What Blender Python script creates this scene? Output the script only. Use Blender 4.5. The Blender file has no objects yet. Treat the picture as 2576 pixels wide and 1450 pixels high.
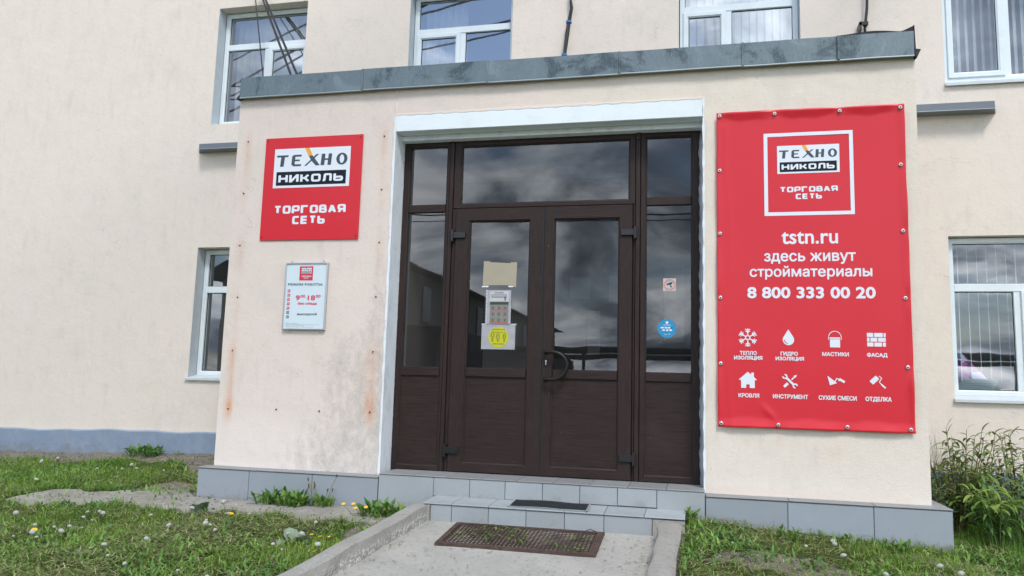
import bpy, math, random
import numpy as np
from mathutils import Vector, Matrix
random.seed(7); RNG = np.random.default_rng(11)
SC = bpy.context.scene; COL = SC.collection
rad = math.radians

# ---------------------------------------------------------------- camera
cam_d = bpy.data.cameras.new('camera'); cam = bpy.data.objects.new('camera', cam_d); COL.objects.link(cam)
cam_d.sensor_width = 36.0; cam_d.sensor_fit = 'HORIZONTAL'; cam_d.lens = 36.0*1971.3056/2576
cam_d.clip_start = .05; cam_d.clip_end = 3000
yaw, pitch, roll = rad(13.25315), rad(7.20842), rad(1.59484)
cy, sy, cp, sp = math.cos(yaw), math.sin(yaw), math.cos(pitch), math.sin(pitch)
fwd = Vector((-sy*cp, cy*cp, sp)); rt = Vector((cy, sy, 0)); up = rt.cross(fwd)
r2 = math.cos(roll)*rt+math.sin(roll)*up; u2 = -math.sin(roll)*rt+math.cos(roll)*up
M = Matrix((r2, u2, -fwd)).transposed().to_4x4(); M.translation = Vector((1.3118, -6.5576, .7895))
cam.matrix_world = M; SC.camera = cam

# ---------------------------------------------------------------- world, sun, exposure
SC.view_settings.view_transform = 'Standard'; SC.view_settings.look = 'None'
SC.view_settings.gamma = 1.0; SC.view_settings.use_curve_mapping = False
SC.view_settings.exposure = 0.87
SUN_EL, SUN_AZ = rad(52), rad(28)      # azimuth from -Y (behind the camera) towards +X
sdir = Vector((math.sin(SUN_AZ)*math.cos(SUN_EL), -math.cos(SUN_AZ)*math.cos(SUN_EL), math.sin(SUN_EL)))

class NT:
    """short helper to write node trees"""
    def __init__(s, tree): s.t = tree; s.n = tree.nodes; s.l = tree.links
    def new(s, kind, **kw):
        n = s.n.new(kind)
        for k, v in kw.items(): setattr(n, k, v)
        return n
    def put(s, sock, v):
        if v is None: return
        if isinstance(v, bpy.types.NodeSocket): s.l.new(v, sock)
        else:
            if sock.type == 'RGBA' and len(v) == 3: v = (*v, 1)
            sock.default_value = v
    def obj(s): return s.new('ShaderNodeTexCoord').outputs['Object']
    def mapping(s, v, scale=(1, 1, 1), loc=(0, 0, 0), rot=(0, 0, 0)):
        m = s.new('ShaderNodeMapping'); s.put(m.inputs['Vector'], v)
        m.inputs['Scale'].default_value = scale; m.inputs['Location'].default_value = loc; m.inputs['Rotation'].default_value = rot
        return m.outputs[0]
    def noise(s, v, scale=5., detail=3., rough=.5, dist=0., out='Fac'):
        n = s.new('ShaderNodeTexNoise'); s.put(n.inputs['Vector'], v)
        n.inputs['Scale'].default_value = scale; n.inputs['Detail'].default_value = detail
        n.inputs['Roughness'].default_value = rough; n.inputs['Distortion'].default_value = dist
        return n.outputs[out]
    def voronoi(s, v, scale=5., feature='F1', out='Distance', rnd=1.):
        n = s.new('ShaderNodeTexVoronoi', feature=feature); s.put(n.inputs['Vector'], v)
        n.inputs['Scale'].default_value = scale; n.inputs['Randomness'].default_value = rnd
        return n.outputs[out]
    def ramp(s, f, stops, interp='LINEAR'):
        r = s.new('ShaderNodeValToRGB'); s.put(r.inputs[0], f); e = r.color_ramp.elements; r.color_ramp.interpolation = interp
        while len(e) < len(stops): e.new(.5)
        for k, (p, c) in zip(e, stops):
            k.position = p; k.color = (c, c, c, 1) if isinstance(c, (int, float)) else (*c, 1)
        return r.outputs[0]
    def mix(s, f, a, b, blend='MIX'):
        m = s.new('ShaderNodeMix', data_type='RGBA', blend_type=blend)
        s.put(m.inputs[0], f); s.put(m.inputs[6], a); s.put(m.inputs[7], b); return m.outputs[2]
    def math(s, op, a, b=None, c=None, clamp=False):
        m = s.new('ShaderNodeMath', operation=op, use_clamp=clamp)
        s.put(m.inputs[0], a); s.put(m.inputs[1], b)
        if c is not None: s.put(m.inputs[2], c)
        return m.outputs[0]
    def sep(s, v):
        n = s.new('ShaderNodeSeparateXYZ'); s.put(n.inputs[0], v); return n.outputs
    def attr(s, name, out='Fac'): return s.new('ShaderNodeAttribute', attribute_name=name).outputs[out]
    def bump(s, h, strength=.3, dist=.01, normal=None):
        b = s.new('ShaderNodeBump'); s.put(b.inputs['Height'], h); b.inputs['Strength'].default_value = strength
        b.inputs['Distance'].default_value = dist; s.put(b.inputs['Normal'], normal); return b.outputs[0]

def material(name, color=(.5, .5, .5), rough=.6, metal=0., spec=.5, build=None, normal=None):
    m = bpy.data.materials.new(name); m.use_nodes = True; t = NT(m.node_tree); t.n.clear()
    b = t.new('ShaderNodeBsdfPrincipled'); o = t.new('ShaderNodeOutputMaterial'); t.l.new(b.outputs[0], o.inputs[0])
    b.inputs['Metallic'].default_value = metal; b.inputs['Specular IOR Level'].default_value = spec
    t.put(b.inputs['Roughness'], rough); t.put(b.inputs['Base Color'], color)
    if build:
        r = build(t)
        if 'color' in r: t.put(b.inputs['Base Color'], r['color'])
        if 'rough' in r: t.put(b.inputs['Roughness'], r['rough'])
        if 'normal' in r: t.put(b.inputs['Normal'], r['normal'])
        if 'trans' in r:
            tr = t.new('ShaderNodeBsdfTranslucent'); t.put(tr.inputs[0], r['color'])
            ms = t.new('ShaderNodeMixShader'); ms.inputs[0].default_value = r['trans']
            t.l.new(b.outputs[0], ms.inputs[1]); t.l.new(tr.outputs[0], ms.inputs[2]); t.l.new(ms.outputs[0], o.inputs[0])
    return m

world = bpy.data.worlds.new('World'); SC.world = world; world.use_nodes = True
w = NT(world.node_tree); w.n.clear()
sky = w.new('ShaderNodeTexSky', sky_type='NISHITA'); sky.sun_disc = False
sky.sun_elevation = SUN_EL; sky.sun_rotation = math.pi-SUN_AZ; sky.air_density = 1.0; sky.dust_density = .6; sky.ozone_density = 1.2
gen = w.new('ShaderNodeTexCoord').outputs['Generated']
sx, sY, sz = w.sep(gen)
den = w.math('ADD', w.math('ABSOLUTE', sz), .30)       # cloud layer seen in perspective
cmb = w.new('ShaderNodeCombineXYZ'); w.put(cmb.inputs[0], w.math('DIVIDE', sx, den)); w.put(cmb.inputs[1], w.math('DIVIDE', sY, den))
cv = cmb.outputs[0]
cover = w.noise(w.mapping(cv, loc=(6.9, 5.1, 2.7)), 1.25, 8, .56, .5)
body = w.noise(w.mapping(cv, loc=(8.8, 1.9, 1.7)), 2.1, 9, .56, .5)
ccol = w.ramp(body, [(.40, (1.7, 2.05, 2.7)), (.475, (3.8, 4.4, 5.3)), (.54, (10.0, 10.8, 11.8)), (.63, (19, 19.6, 20))])
cmask = w.ramp(cover, [(.42, 0), (.51, 1)])
bg = w.new('ShaderNodeBackground'); w.put(bg.inputs[0], w.mix(cmask, sky.outputs[0], ccol)); bg.inputs[1].default_value = .115
wo = w.new('ShaderNodeOutputWorld'); w.l.new(bg.outputs[0], wo.inputs[0])

sun_d = bpy.data.lights.new('sun', 'SUN'); sun_d.energy = 1.3; sun_d.angle = rad(14); sun_d.color = (1, .965, .92)
sun = bpy.data.objects.new('sun', sun_d); COL.objects.link(sun); sun.rotation_euler = sdir.to_track_quat('Z', 'Y').to_euler()
sun.location = sdir*40

# ---------------------------------------------------------------- mesh helpers
class MB:
    def __init__(s): s.v = []; s.f = []; s.mi = []
    def quad(s, a, b, c, d, mi=0):
        i = len(s.v); s.v += [a, b, c, d]; s.f.append((i, i+1, i+2, i+3)); s.mi.append(mi)
    def poly(s, pts, mi=0):
        i = len(s.v); s.v += list(pts); s.f.append(tuple(range(i, i+len(pts)))); s.mi.append(mi)
    def hexa(s, p, mi=0):     # p: 8 corners, bottom 0-3 ccw seen from above, top 4-7
        i = len(s.v); s.v += list(p)
        for f in ((3, 2, 1, 0), (4, 5, 6, 7), (0, 1, 5, 4), (1, 2, 6, 5), (2, 3, 7, 6), (3, 0, 4, 7)):
            s.f.append(tuple(i+k for k in f)); s.mi.append(mi)
    def box(s, x0, x1, y0, y1, z0, z1, mi=0):
        s.hexa([(x0, y0, z0), (x1, y0, z0), (x1, y1, z0), (x0, y1, z0), (x0, y0, z1), (x1, y0, z1), (x1, y1, z1), (x0, y1, z1)], mi)
    def bbox(s, x0, x1, y0, y1, z0, z1, c=.004, mi=0):   # box whose front (-Y) and top edges are chamfered
        i = len(s.v)
        s.v += [(x0, y1, z0), (x1, y1, z0), (x1, y1, z1), (x0, y1, z1),
                (x0, y0+c, z0), (x1, y0+c, z0), (x1, y0+c, z1), (x0, y0+c, z1),
                (x0+c, y0, z0+c), (x1-c, y0, z0+c), (x1-c, y0, z1-c), (x0+c, y0, z1-c)]
        for f in ((0, 3, 2, 1), (8, 9, 10, 11), (4, 5, 9, 8), (5, 6, 10, 9), (6, 7, 11, 10), (7, 4, 8, 11),
                  (0, 1, 5, 4), (1, 2, 6, 5), (2, 3, 7, 6), (3, 0, 4, 7)):
            s.f.append(tuple(i+k for k in f)); s.mi.append(mi)
    def tube(s, pts, r, n=8, mi=0, cap=True):
        pts = [Vector(p) for p in pts]; rr = r if isinstance(r, (list, tuple)) else [r]*len(pts)
        i0 = len(s.v); prev = None
        for k, p in enumerate(pts):
            t = (pts[min(k+1, len(pts)-1)]-pts[max(k-1, 0)]).normalized()
            a = prev if prev is not None else (Vector((0, 0, 1)) if abs(t.z) < .9 else Vector((1, 0, 0)))
            a = (a-t*a.dot(t)).normalized(); b = t.cross(a); prev = a
            for j in range(n):
                q = 2*math.pi*j/n; s.v.append(tuple(p+(a*math.cos(q)+b*math.sin(q))*rr[k]))
        for k in range(len(pts)-1):
            for j in range(n):
                j2 = (j+1) % n; s.f.append((i0+k*n+j, i0+k*n+j2, i0+(k+1)*n+j2, i0+(k+1)*n+j)); s.mi.append(mi)
        if cap:
            s.f.append(tuple(i0+j for j in reversed(range(n)))); s.mi.append(mi)
            e = i0+(len(pts)-1)*n; s.f.append(tuple(e+j for j in range(n))); s.mi.append(mi)
    def disc(s, cx, y, cz, r, n=32, h=0., mi=0):        # disc facing -Y, with rim when h > 0
        ring = [(cx+r*math.cos(2*math.pi*k/n), y, cz+r*math.sin(2*math.pi*k/n)) for k in range(n)]
        s.poly(ring, mi)
        if h:
            for k in range(n):
                a, b = ring[k], ring[(k+1) % n]; s.quad(b, a, (a[0], y+h, a[2]), (b[0], y+h, b[2]), mi)
    def mesh(s, name, mats):
        me = bpy.data.meshes.new(name); me.from_pydata([tuple(v) for v in s.v], [], s.f)
        if not isinstance(mats, (list, tuple)): mats = [mats]
        for m in mats: me.materials.append(m)
        if len(mats) > 1: me.polygons.foreach_set('material_index', s.mi)
        me.update(); return me
    def build(s, name, mats, parent=None, smooth=False, **tags):
        me = s.mesh(name, mats)
        if smooth: me.polygons.foreach_set('use_smooth', [True]*len(me.polygons))
        return link(name, me, parent, **tags)

def link(name, me, parent=None, **tags):
    o = bpy.data.objects.new(name, me); COL.objects.link(o)
    if parent is not None: o.parent = parent
    for k, v in tags.items(): o[k] = v
    return o
def thing(name, label, cat, loc=(0, 0, 0), group=None):
    o = bpy.data.objects.new(name, None); COL.objects.link(o); o.location = loc; o.empty_display_size = .1
    o['label'] = label; o['category'] = cat
    if group: o['group'] = group
    return o

def ring(mb, x0, x1, z0, z1, wl, wr, wb, wt, yf, yb, ch=.006, mv=0, mh=1, bead=.012):
    """mitred rectangular frame, front at yf, back at yb, with a stepped bead inside; stiles use mv, rails mh"""
    O = [(x0, z0), (x1, z0), (x1, z1), (x0, z1)]
    I = [(x0+wl, z0+wb), (x1-wr, z0+wb), (x1-wr, z1-wt), (x0+wl, z1-wt)]
    def inset(P, d): return [(P[0][0]+d, P[0][1]+d), (P[1][0]-d, P[1][1]+d), (P[2][0]-d, P[2][1]-d), (P[3][0]+d, P[3][1]-d)]
    loops = [(O, yb), (O, yf+ch), (inset(O, ch), yf), (inset(I, -bead), yf), (inset(I, -bead*.8), yf+ch*1.2), (I, yf+ch*2.2), (I, yb)]
    for (A, ya), (B, yb2) in zip(loops[:-1], loops[1:]):
        for k in range(4):
            k2 = (k+1) % 4
            mb.quad((A[k][0], ya, A[k][1]), (A[k2][0], ya, A[k2][1]), (B[k2][0], yb2, B[k2][1]), (B[k][0], yb2, B[k][1]), mh if k in (0, 2) else mv)

def stroke(mb, pts, t, y, mi=0, closed=False):
    """flat strip of width t along (x, z) points in the plane y, mitred so that it never overlaps itself"""
    P = [Vector(p) for p in pts]; n = len(P); L = []; Rr = []
    for k in range(n):
        a = P[k-1] if (k > 0 or closed) else None; b = P[(k+1) % n] if (k < n-1 or closed) else None
        d1 = (P[k]-a).normalized() if a is not None else None; d2 = (b-P[k]).normalized() if b is not None else None
        if d1 is None: d1 = d2
        if d2 is None: d2 = d1
        n1 = Vector((-d1.y, d1.x)); n2 = Vector((-d2.y, d2.x)); m = n1+n2
        if m.length < 1e-6: m = n1
        m = m.normalized(); k2 = 1/max(.35, m.dot(n1))
        L.append(P[k]+m*k2*t/2); Rr.append(P[k]-m*k2*t/2)
    for k in range(n if closed else n-1):
        j = (k+1) % n
        mb.quad((Rr[k].x, y, Rr[k].y), (Rr[j].x, y, Rr[j].y), (L[j].x, y, L[j].y), (L[k].x, y, L[k].y), mi)

def unify(dst, polys, y, cell, off=0., mi=0, outline=False):
    """merge overlapping flat polygons (x, z) into one clean sheet in the plane y, grown by off: marching squares"""
    tris = [] if outline else [(np.array(p[0]), np.array(p[k]), np.array(p[k+1])) for p in polys for k in range(1, len(p)-1)]
    A = np.array([q for p in polys for q in p]); pad = 3*cell+off; x0, z0 = A.min(0)-pad; x1, z1 = A.max(0)+pad
    nx_, nz_ = int((x1-x0)/cell)+2, int((z1-z0)/cell)+2; dist = np.full((nz_, nx_), pad); ins = np.zeros((nz_, nx_), bool)
    def win(lo, hi): return (max(0, int((lo[0]-x0)/cell)), min(nx_, int((hi[0]-x0)/cell)+2), max(0, int((lo[1]-z0)/cell)), min(nz_, int((hi[1]-z0)/cell)+2))
    def pts(w_): return np.meshgrid(x0+cell*np.arange(w_[0], w_[1]), z0+cell*np.arange(w_[2], w_[3]))
    for a, b, c in tris:
        w_ = win(np.minimum(np.minimum(a, b), c), np.maximum(np.maximum(a, b), c)); Xp, Zp = pts(w_)
        cr_ = lambda p, q: (q[0]-p[0])*(Zp-p[1])-(q[1]-p[1])*(Xp-p[0])
        d1, d2, d3 = cr_(a, b), cr_(b, c), cr_(c, a); ins[w_[2]:w_[3], w_[0]:w_[1]] |= ((d1 >= 0) & (d2 >= 0) & (d3 >= 0)) | ((d1 <= 0) & (d2 <= 0) & (d3 <= 0))
    if outline:      # non-zero winding of the letter outlines
        wn = np.zeros((nz_, nx_), int); gxs = x0+cell*np.arange(nx_)
        for p in polys:
            for k in range(len(p)):
                (ax, az), (bx, bz) = p[k-1], p[k]
                if az == bz: continue
                up_ = bz > az; lo, hi = (az, bz) if up_ else (bz, az)
                for j in range(max(0, math.ceil((lo-z0)/cell)), min(nz_, math.ceil((hi-z0)/cell))):
                    xc = ax+(z0+cell*j-az)/(bz-az)*(bx-ax); wn[j, gxs < xc] += 1 if up_ else -1
        ins = wn != 0
    for p in polys:
        for k in range(len(p)):
            a, b = np.array(p[k-1]), np.array(p[k]); w_ = win(np.minimum(a, b)-pad, np.maximum(a, b)+pad); Xp, Zp = pts(w_); e = b-a; L2 = e@e
            t = np.clip(((Xp-a[0])*e[0]+(Zp-a[1])*e[1])/max(L2, 1e-12), 0, 1); dd = np.hypot(Xp-a[0]-t*e[0], Zp-a[1]-t*e[1])
            v = dist[w_[2]:w_[3], w_[0]:w_[1]]; np.minimum(v, dd, out=v)
    f = np.where(ins, -dist, dist)-off; f = np.where(f == 0, 1e-9, f)
    cnt = (f[:-1, :-1] < 0)*1+(f[:-1, 1:] < 0)+(f[1:, 1:] < 0)+(f[1:, :-1] < 0)
    P_ = lambda j, i: (x0+cell*i, z0+cell*j)
    for j in range(nz_-1):
        row = cnt[j]; i = 0
        act = np.nonzero(row)[0]; k = 0
        while k < len(act):
            i = act[k]
            if row[i] == 4:
                e = i
                while e+1 < nx_-1 and row[e+1] == 4: e += 1
                a, b = P_(j, i), P_(j+1, e+1); dst.quad((a[0], y, a[1]), (b[0], y, a[1]), (b[0], y, b[1]), (a[0], y, b[1]), mi); k += e-i+1; continue
            cs = [(j, i), (j, i+1), (j+1, i+1), (j+1, i)]; out = []
            for q in range(4):
                A_, B_ = cs[q], cs[(q+1) % 4]; fa, fb = f[A_], f[B_]; pa, pb = P_(*A_), P_(*B_)
                if fa < 0: out.append((pa[0], y, pa[1]))
                if (fa < 0) != (fb < 0): t = fa/(fa-fb); out.append((pa[0]+(pb[0]-pa[0])*t, y, pa[1]+(pb[1]-pa[1])*t))
            if len(out) > 2: dst.poly(out, mi)
            k += 1
def flatpolys(src): return [[(src.v[i][0], src.v[i][2]) for i in f] for f in src.f]
# wide techno capitals: centre lines in a 1 x 1 cell
RB = .2
def _c(pts, r=.18):   # round off corners of a polyline
    out = [pts[0]]
    for a, b, c in zip(pts[:-2], pts[1:-1], pts[2:]):
        A, B, Cc = Vector(a), Vector(b), Vector(c); d1 = (A-B); d2 = (Cc-B); q = min(r, d1.length/2, d2.length/2)
        p1 = B+d1.normalized()*q; p2 = B+d2.normalized()*q
        for k in range(4):
            t = k/3; out.append(tuple((1-t)**2*p1+2*t*(1-t)*B+t*t*p2))
    out.append(pts[-1]); return out
GL = {
 'Т': [[(0, 1), (1, 1)], [(.5, .94), (.5, 0)]], 'О': ['o', [(0, 0), (1, 0), (1, 1), (0, 1)]],
 'Р': [_c([(0, -.1), (0, 1), (1, 1), (1, .35), (.07, .35)])], 'Г': [[(0, -.1), (0, 1), (1, 1)]],
 'В': [_c([(.07, 0), (0.95, 0), (.95, .5), (.07, .5)]), _c([(0, -.08), (0, 1), (.86, 1), (.86, .56)])],
 'А': [[(.0, -.08), (.42, 1.06)], [(.46, 1.02), (1, -.08)], [(.22, .28), (.78, .28)]],
 'Я': [_c([(1, -.1), (1, 1), (0, 1), (0, .4), (.93, .4)]), [(.4, .34), (0, -.08)]],
 'С': [_c([(1.05, 1), (0, 1), (0, 0), (1.05, 0)])], 'Е': [[(1, 1), (0, 1), (0, 0), (1, 0)], [(.07, .5), (.95, .5)]],
 'Ь': [_c([(0, 1.08), (0, 0), (1, 0), (1, .52), (.07, .52)])],
 'Н': [[(0, -.1), (0, 1.1)], [(1, -.1), (1, 1.1)], [(.07, .5), (.93, .5)]],
 'И': [[(0, 1.1), (0, 0), (.12, 0), (.88, 1), (1, 1), (1, -.1)]],
 'К': [[(0, -.1), (0, 1.1)], [(.07, .5), (.5, .5), (.95, 1.02)], [(.53, .46), (1, -.04)]],
 'Л': [_c([(-.08, 0), (.14, 0), (.2, 1), (1, 1), (1, -.1)], .12)],
}
def wide_text(out_, s, x0, x1, z0, z1, y, wt=.24, gap=.42, mi=0):
    mb = MB()
    AS = 1.35; x0, x1 = x0/AS, x1/AS; n = len(s); H = z1-z0; t = H*wt; cell = (x1-x0)/(n+(n-1)*gap*.62)
    for k, ch in enumerate(s):
        cx = x0+k*cell*(1+gap*.62)+t/2; w_ = cell-t; h_ = H-t; cz = z0+t/2; closed = False
        yy = y
        for g in GL[ch]:
            if g == 'o': closed = True; continue
            pts = g
            if closed:
                q = .2; pts = []
                for (a, b), (da, db), (ea, eb) in (((0, 0), (0, 1), (1, 0)), ((1, 0), (-1, 0), (0, 1)), ((1, 1), (0, -1), (-1, 0)), ((0, 1), (1, 0), (0, -1))):
                    for u in range(4):
                        f = u/3; p = (1-f)**2; r_ = f*f
                        pts.append((a+q*(da*p+ea*r_), b+q*(db*p+eb*r_)))
            stroke(mb, [(cx+p[0]*w_, cz+p[1]*h_) for p in pts], t, y, mi, closed)
    unify(out_, [[(a*AS, b) for a, b in p] for p in flatpolys(mb)], y, H/22, 0, mi)

def text_faces(mb, s, x0, x1, z0, z1, y, bold=0., mi=0, shear=0.):
    """letters of Blender's own built-in font, fitted to a box in the plane y, facing -Y"""
    c = bpy.data.curves.new('lettering', 'FONT'); c.body = s; d = bold*(z1-z0)*.9; c.resolution_u = 3; c.fill_mode = 'NONE'
    x0, x1, z0, z1 = x0+d, x1-d, z0+d, z1-d
    o = bpy.data.objects.new('lettering', c); COL.objects.link(o); bpy.context.view_layer.update()
    me = bpy.data.meshes.new_from_object(o.evaluated_get(bpy.context.evaluated_depsgraph_get()))
    n = len(me.vertices); co = np.empty(n*3); me.vertices.foreach_get('co', co); co = co.reshape(-1, 3)
    a, b = co.min(0), co.max(0)
    X = x0+(co[:, 0]-a[0])/(b[0]-a[0])*(x1-x0); Z = z0+(co[:, 1]-a[1])/(b[1]-a[1])*(z1-z0)
    ne = len(me.edges); ev = np.empty(ne*2, int); me.edges.foreach_get('vertices', ev); ev = ev.reshape(-1, 2)
    nb_ = {}
    for a_, b_ in ev.tolist(): nb_.setdefault(a_, []).append(b_); nb_.setdefault(b_, []).append(a_)
    seen = set(); polys = []
    for v0 in range(n):
        if v0 in seen or v0 not in nb_: continue
        loop = [v0]; seen.add(v0); nxt = v0+1 if v0+1 in nb_[v0] else nb_[v0][0]
        while nxt not in seen:
            loop.append(nxt); seen.add(nxt); cand = [q for q in nb_[nxt] if q not in seen]
            if not cand: break
            nxt = cand[0]
        polys.append([(X[i], Z[i]) for i in loop])
    unify(mb, polys, y, max((z1-z0)/24, .0009), d, mi, True)
    bpy.data.objects.remove(o); bpy.data.meshes.remove(me); bpy.data.curves.remove(c)

# ---------------------------------------------------------------- materials
def plaster_build(base, warm, grey, stains=False):
    def f(t):
        o = t.obj()
        n1 = t.noise(o, 1.1, 5, .6); n2 = t.noise(t.mapping(o, loc=(7, 3, 2)), 3.2, 6, .65, .4); n3 = t.noise(o, 26, 5, .7)
        col = t.mix(t.ramp(n1, [(.35, 0), (.68, 1)]), base, warm)
        if stains: col = t.mix(t.ramp(t.math('MULTIPLY_ADD', t.sep(o)[0], .35, .35), [(0, 0), (.8, .85)]), col, (.735, .665, .565))
        col = t.mix(t.math('MULTIPLY', t.ramp(n2, [(.5, 0), (.75, 1)]), .42), col, grey)
        sm = t.mapping(o, scale=(1, 1, .3)); col = t.mix(t.math('MULTIPLY', t.ramp(t.noise(sm, 6, 5, .65), [(.56, 0), (.72, 1)]), .22), col, tuple(c*.72 for c in grey))
        # fine cracks
        wv = t.new('ShaderNodeVectorMath', operation='ADD'); t.put(wv.inputs[0], o)
        sc = t.new('ShaderNodeVectorMath', operation='SCALE'); t.put(sc.inputs[0], t.noise(o, 3.5, 4, .6, out='Color')); sc.inputs['Scale'].default_value = .45
        t.l.new(sc.outputs[0], wv.inputs[1])
        cr = t.ramp(t.voronoi(wv.outputs[0], 2.6, 'DISTANCE_TO_EDGE'), [(.0, 1), (.009, 0)])
        crm = t.ramp(t.noise(t.mapping(o, loc=(2, 9, 4)), .9, 3, .5), [(.5, 0), (.62, 1)])
        if stains:
            crm = t.math('ADD', crm, t.attr('mold'), clamp=True)
        crack = t.math('MULTIPLY', cr, crm, clamp=True)
        col = t.mix(t.math('MULTIPLY', crack, .20), col, (.26, .2, .16))
        n4 = t.noise(t.mapping(o, scale=(1, 1, .16)), 9, 5, .7); col = t.mix(t.math('MULTIPLY', t.math('MULTIPLY', t.ramp(n4, [(.52, 0), (.7, 1)]), t.ramp(t.noise(o, .8, 3, .5), [(.45, 0), (.6, 1)])), .13), col, (.42, .39, .34)); col = t.mix(t.math('MULTIPLY', t.ramp(t.noise(t.mapping(o, loc=(4, 4, 4)), 14, 6, .75), [(.56, 0), (.75, 1)]), .22), col, (.46, .42, .37))
        h = t.math('ADD', t.math('MULTIPLY', n3, .6), t.math('MULTIPLY', t.noise(o, 90, 3, .6), .5))
        h = t.math('ADD', h, t.math('MULTIPLY', t.noise(o, 4, 4, .5), 1.6))
        h = t.math('SUBTRACT', h, t.math('MULTIPLY', crack, .3))
        if stains:
            mold = t.attr('mold'); rust = t.attr('rust'); pale = t.attr('pale')
            mp = t.ramp(t.math('ADD', t.noise(t.mapping(o, loc=(1, 1, 5), scale=(1.2, 1, .85)), 8, 10, .74, .35), t.math('MULTIPLY', mold, .22)), [(.54, 0), (.80, 1)])
            mp = t.math('MULTIPLY', mp, t.ramp(mold, [(.02, 0), (.45, 1)]))
            mp = t.math('MULTIPLY', mp, t.ramp(t.noise(o, 55, 4, .7), [(.3, .45), (.6, 1)]))
            col = t.mix(t.math('MULTIPLY', pale, .6), col, (.77, .70, .65))
            col = t.mix(t.math('MULTIPLY', mp, .48), col, (.25, .25, .24))
            rn = t.math('MULTIPLY', rust, t.ramp(t.noise(t.mapping(o, scale=(1, 1, .35)), 24, 5, .65), [(.25, .3), (.65, 1)]), clamp=True)
            col = t.mix(rn, col, (.62, .27, .12))
            fl = t.math('MULTIPLY', t.ramp(t.voronoi(o, 14, 'F1'), [(.05, 1), (.12, 0)]), t.ramp(t.noise(o, 2.3, 2), [(.52, 0), (.6, 1)]))
            col = t.mix(t.math('MULTIPLY', fl, .35), col, (.33, .28, .24))
        return dict(color=col, normal=t.bump(h, .6, .007))
    return f
M_house = material('cream_plaster', rough=.92, spec=.2, build=plaster_build((.745, .67, .585), (.75, .66, .59), (.63, .585, .52)))
M_porch = material('peach_plaster', rough=.92, spec=.2, build=plaster_build((.70, .62, .55), (.72, .615, .56), (.60, .55, .49), True))
def band(t):
    o = t.obj(); n = t.noise(o, 7, 6, .7)
    pk = t.ramp(t.noise(o, 24, 7, .75), [(.62, 0), (.68, .6)]); dz = t.ramp(t.math('ADD', t.noise(o, 11, 6, .7), t.math('MULTIPLY', t.sep(o)[2], -1.6)), [(.62, 0), (.85, .7)]); return dict(color=t.mix(dz, t.mix(pk, t.mix(t.ramp(n, [(.4, 0), (.7, 1)]), (.22, .28, .37), (.27, .325, .40)), (.36, .36, .35)), (.2, .19, .165)), normal=t.bump(t.noise(o, 30, 5, .7), .5, .008))
M_band = material('blue_plinth_paint', rough=.9, spec=.2, build=band)
def revealp(t):
    o = t.obj(); n = t.noise(t.mapping(o, scale=(1, 1, .5)), 9, 6, .7); n2 = t.noise(o, 45, 5, .7)
    c = t.mix(t.ramp(n, [(.5, 0), (.72, .6)]), (.76, .80, .83), (.50, .53, .54))
    return dict(color=t.mix(t.ramp(n2, [(.66, 0), (.74, .5)]), c, (.3, .3, .28)), normal=t.bump(t.math('ADD', n2, n), .4, .008))
M_reveal = material('white_blue_reveal_paint', rough=.8, spec=.3, build=revealp)
M_lintel = material('pale_lintel_paint', rough=.75, spec=.3, build=lambda t: dict(
    color=t.mix(t.ramp(t.noise(t.obj(), 5, 6, .65), [(.5, 0), (.8, .6)]), (.76, .82, .85), (.64, .68, .69)), normal=t.bump(t.noise(t.obj(), 28, 5, .7), .3, .005)))
def galv(t):
    o = t.obj(); a = t.noise(t.mapping(o, scale=(1, 1, .8)), 2.6, 7, .66, .8); b = t.noise(t.mapping(o, scale=(6, 6, 1)), 16, 4, .7)
    vor = t.voronoi(o, 60, 'F1', 'Color')
    c = t.mix(t.ramp(a, [(.40, 0), (.47, .55), (.6, .7), (.66, 1)]), (.05, .075, .087), (.185, .24, .265))
    c = t.mix(t.ramp(b, [(.54, 0), (.7, .55)]), c, (.2, .25, .27))
    c = t.mix(t.math('MULTIPLY', t.sep(vor)[0], .12), c, (.28, .33, .36))
    return dict(color=c, rough=t.ramp(a, [(.3, .42), (.7, .6)]), normal=t.bump(t.noise(o, 7, 3, .6), .25, .01))
M_galv = material('weathered_galvanised_steel', metal=.35, rough=.5, build=galv)
M_lip = material('flashing_lip', (.45, .5, .52), .4, .7)
def bit(t): return dict(color=(.018, .019, .023), normal=t.bump(t.noise(t.obj(), 30, 4), .6, .01))
M_bitumen = material('black_bitumen_felt', rough=.75, build=bit)
def wood(axis):
    def f(t):
        o = t.obj(); s = (1, 1, .03) if axis == 'v' else (.03, 1, 1)
        g = t.noise(t.mapping(o, scale=s), 190, 4, .7); g2 = t.noise(t.mapping(o, scale=s), 34, 3, .6, .6)
        c = t.mix(t.ramp(g, [(.38, 0), (.6, 1)]), (.012, .0072, .0064), (.033, .0175, .0145))
        c = t.mix(t.ramp(g2, [(.45, 0), (.75, .5)]), c, (.038, .0195, .016))
        d = t.noise(t.mapping(o, scale=(1, 1, 1)), 2.2, 5, .7)
        c = t.mix(t.ramp(d, [(.5, 0), (.8, .35)]), c, (.055, .042, .038))
        sp = t.math('MULTIPLY', t.ramp(t.voronoi(t.mapping(o, scale=(1, 1, .4)), 16, 'F1'), [(.03, 1), (.055, 0)]), t.ramp(t.noise(o, 1.7, 2), [(.5, 0), (.6, 1)]))
        c = t.mix(t.math('MULTIPLY', sp, .6), c, (.3, .29, .27))
        return dict(color=c, rough=t.ramp(g, [(.3, .62), (.7, .5)]), normal=t.bump(g, .18, .0015))
    return f
M_wv = material('dark_woodgrain_vertical', spec=.3, build=wood('v')); M_wh = material('dark_woodgrain_horizontal', spec=.3, build=wood('h'))
WOOD = [M_wv, M_wh]
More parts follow.
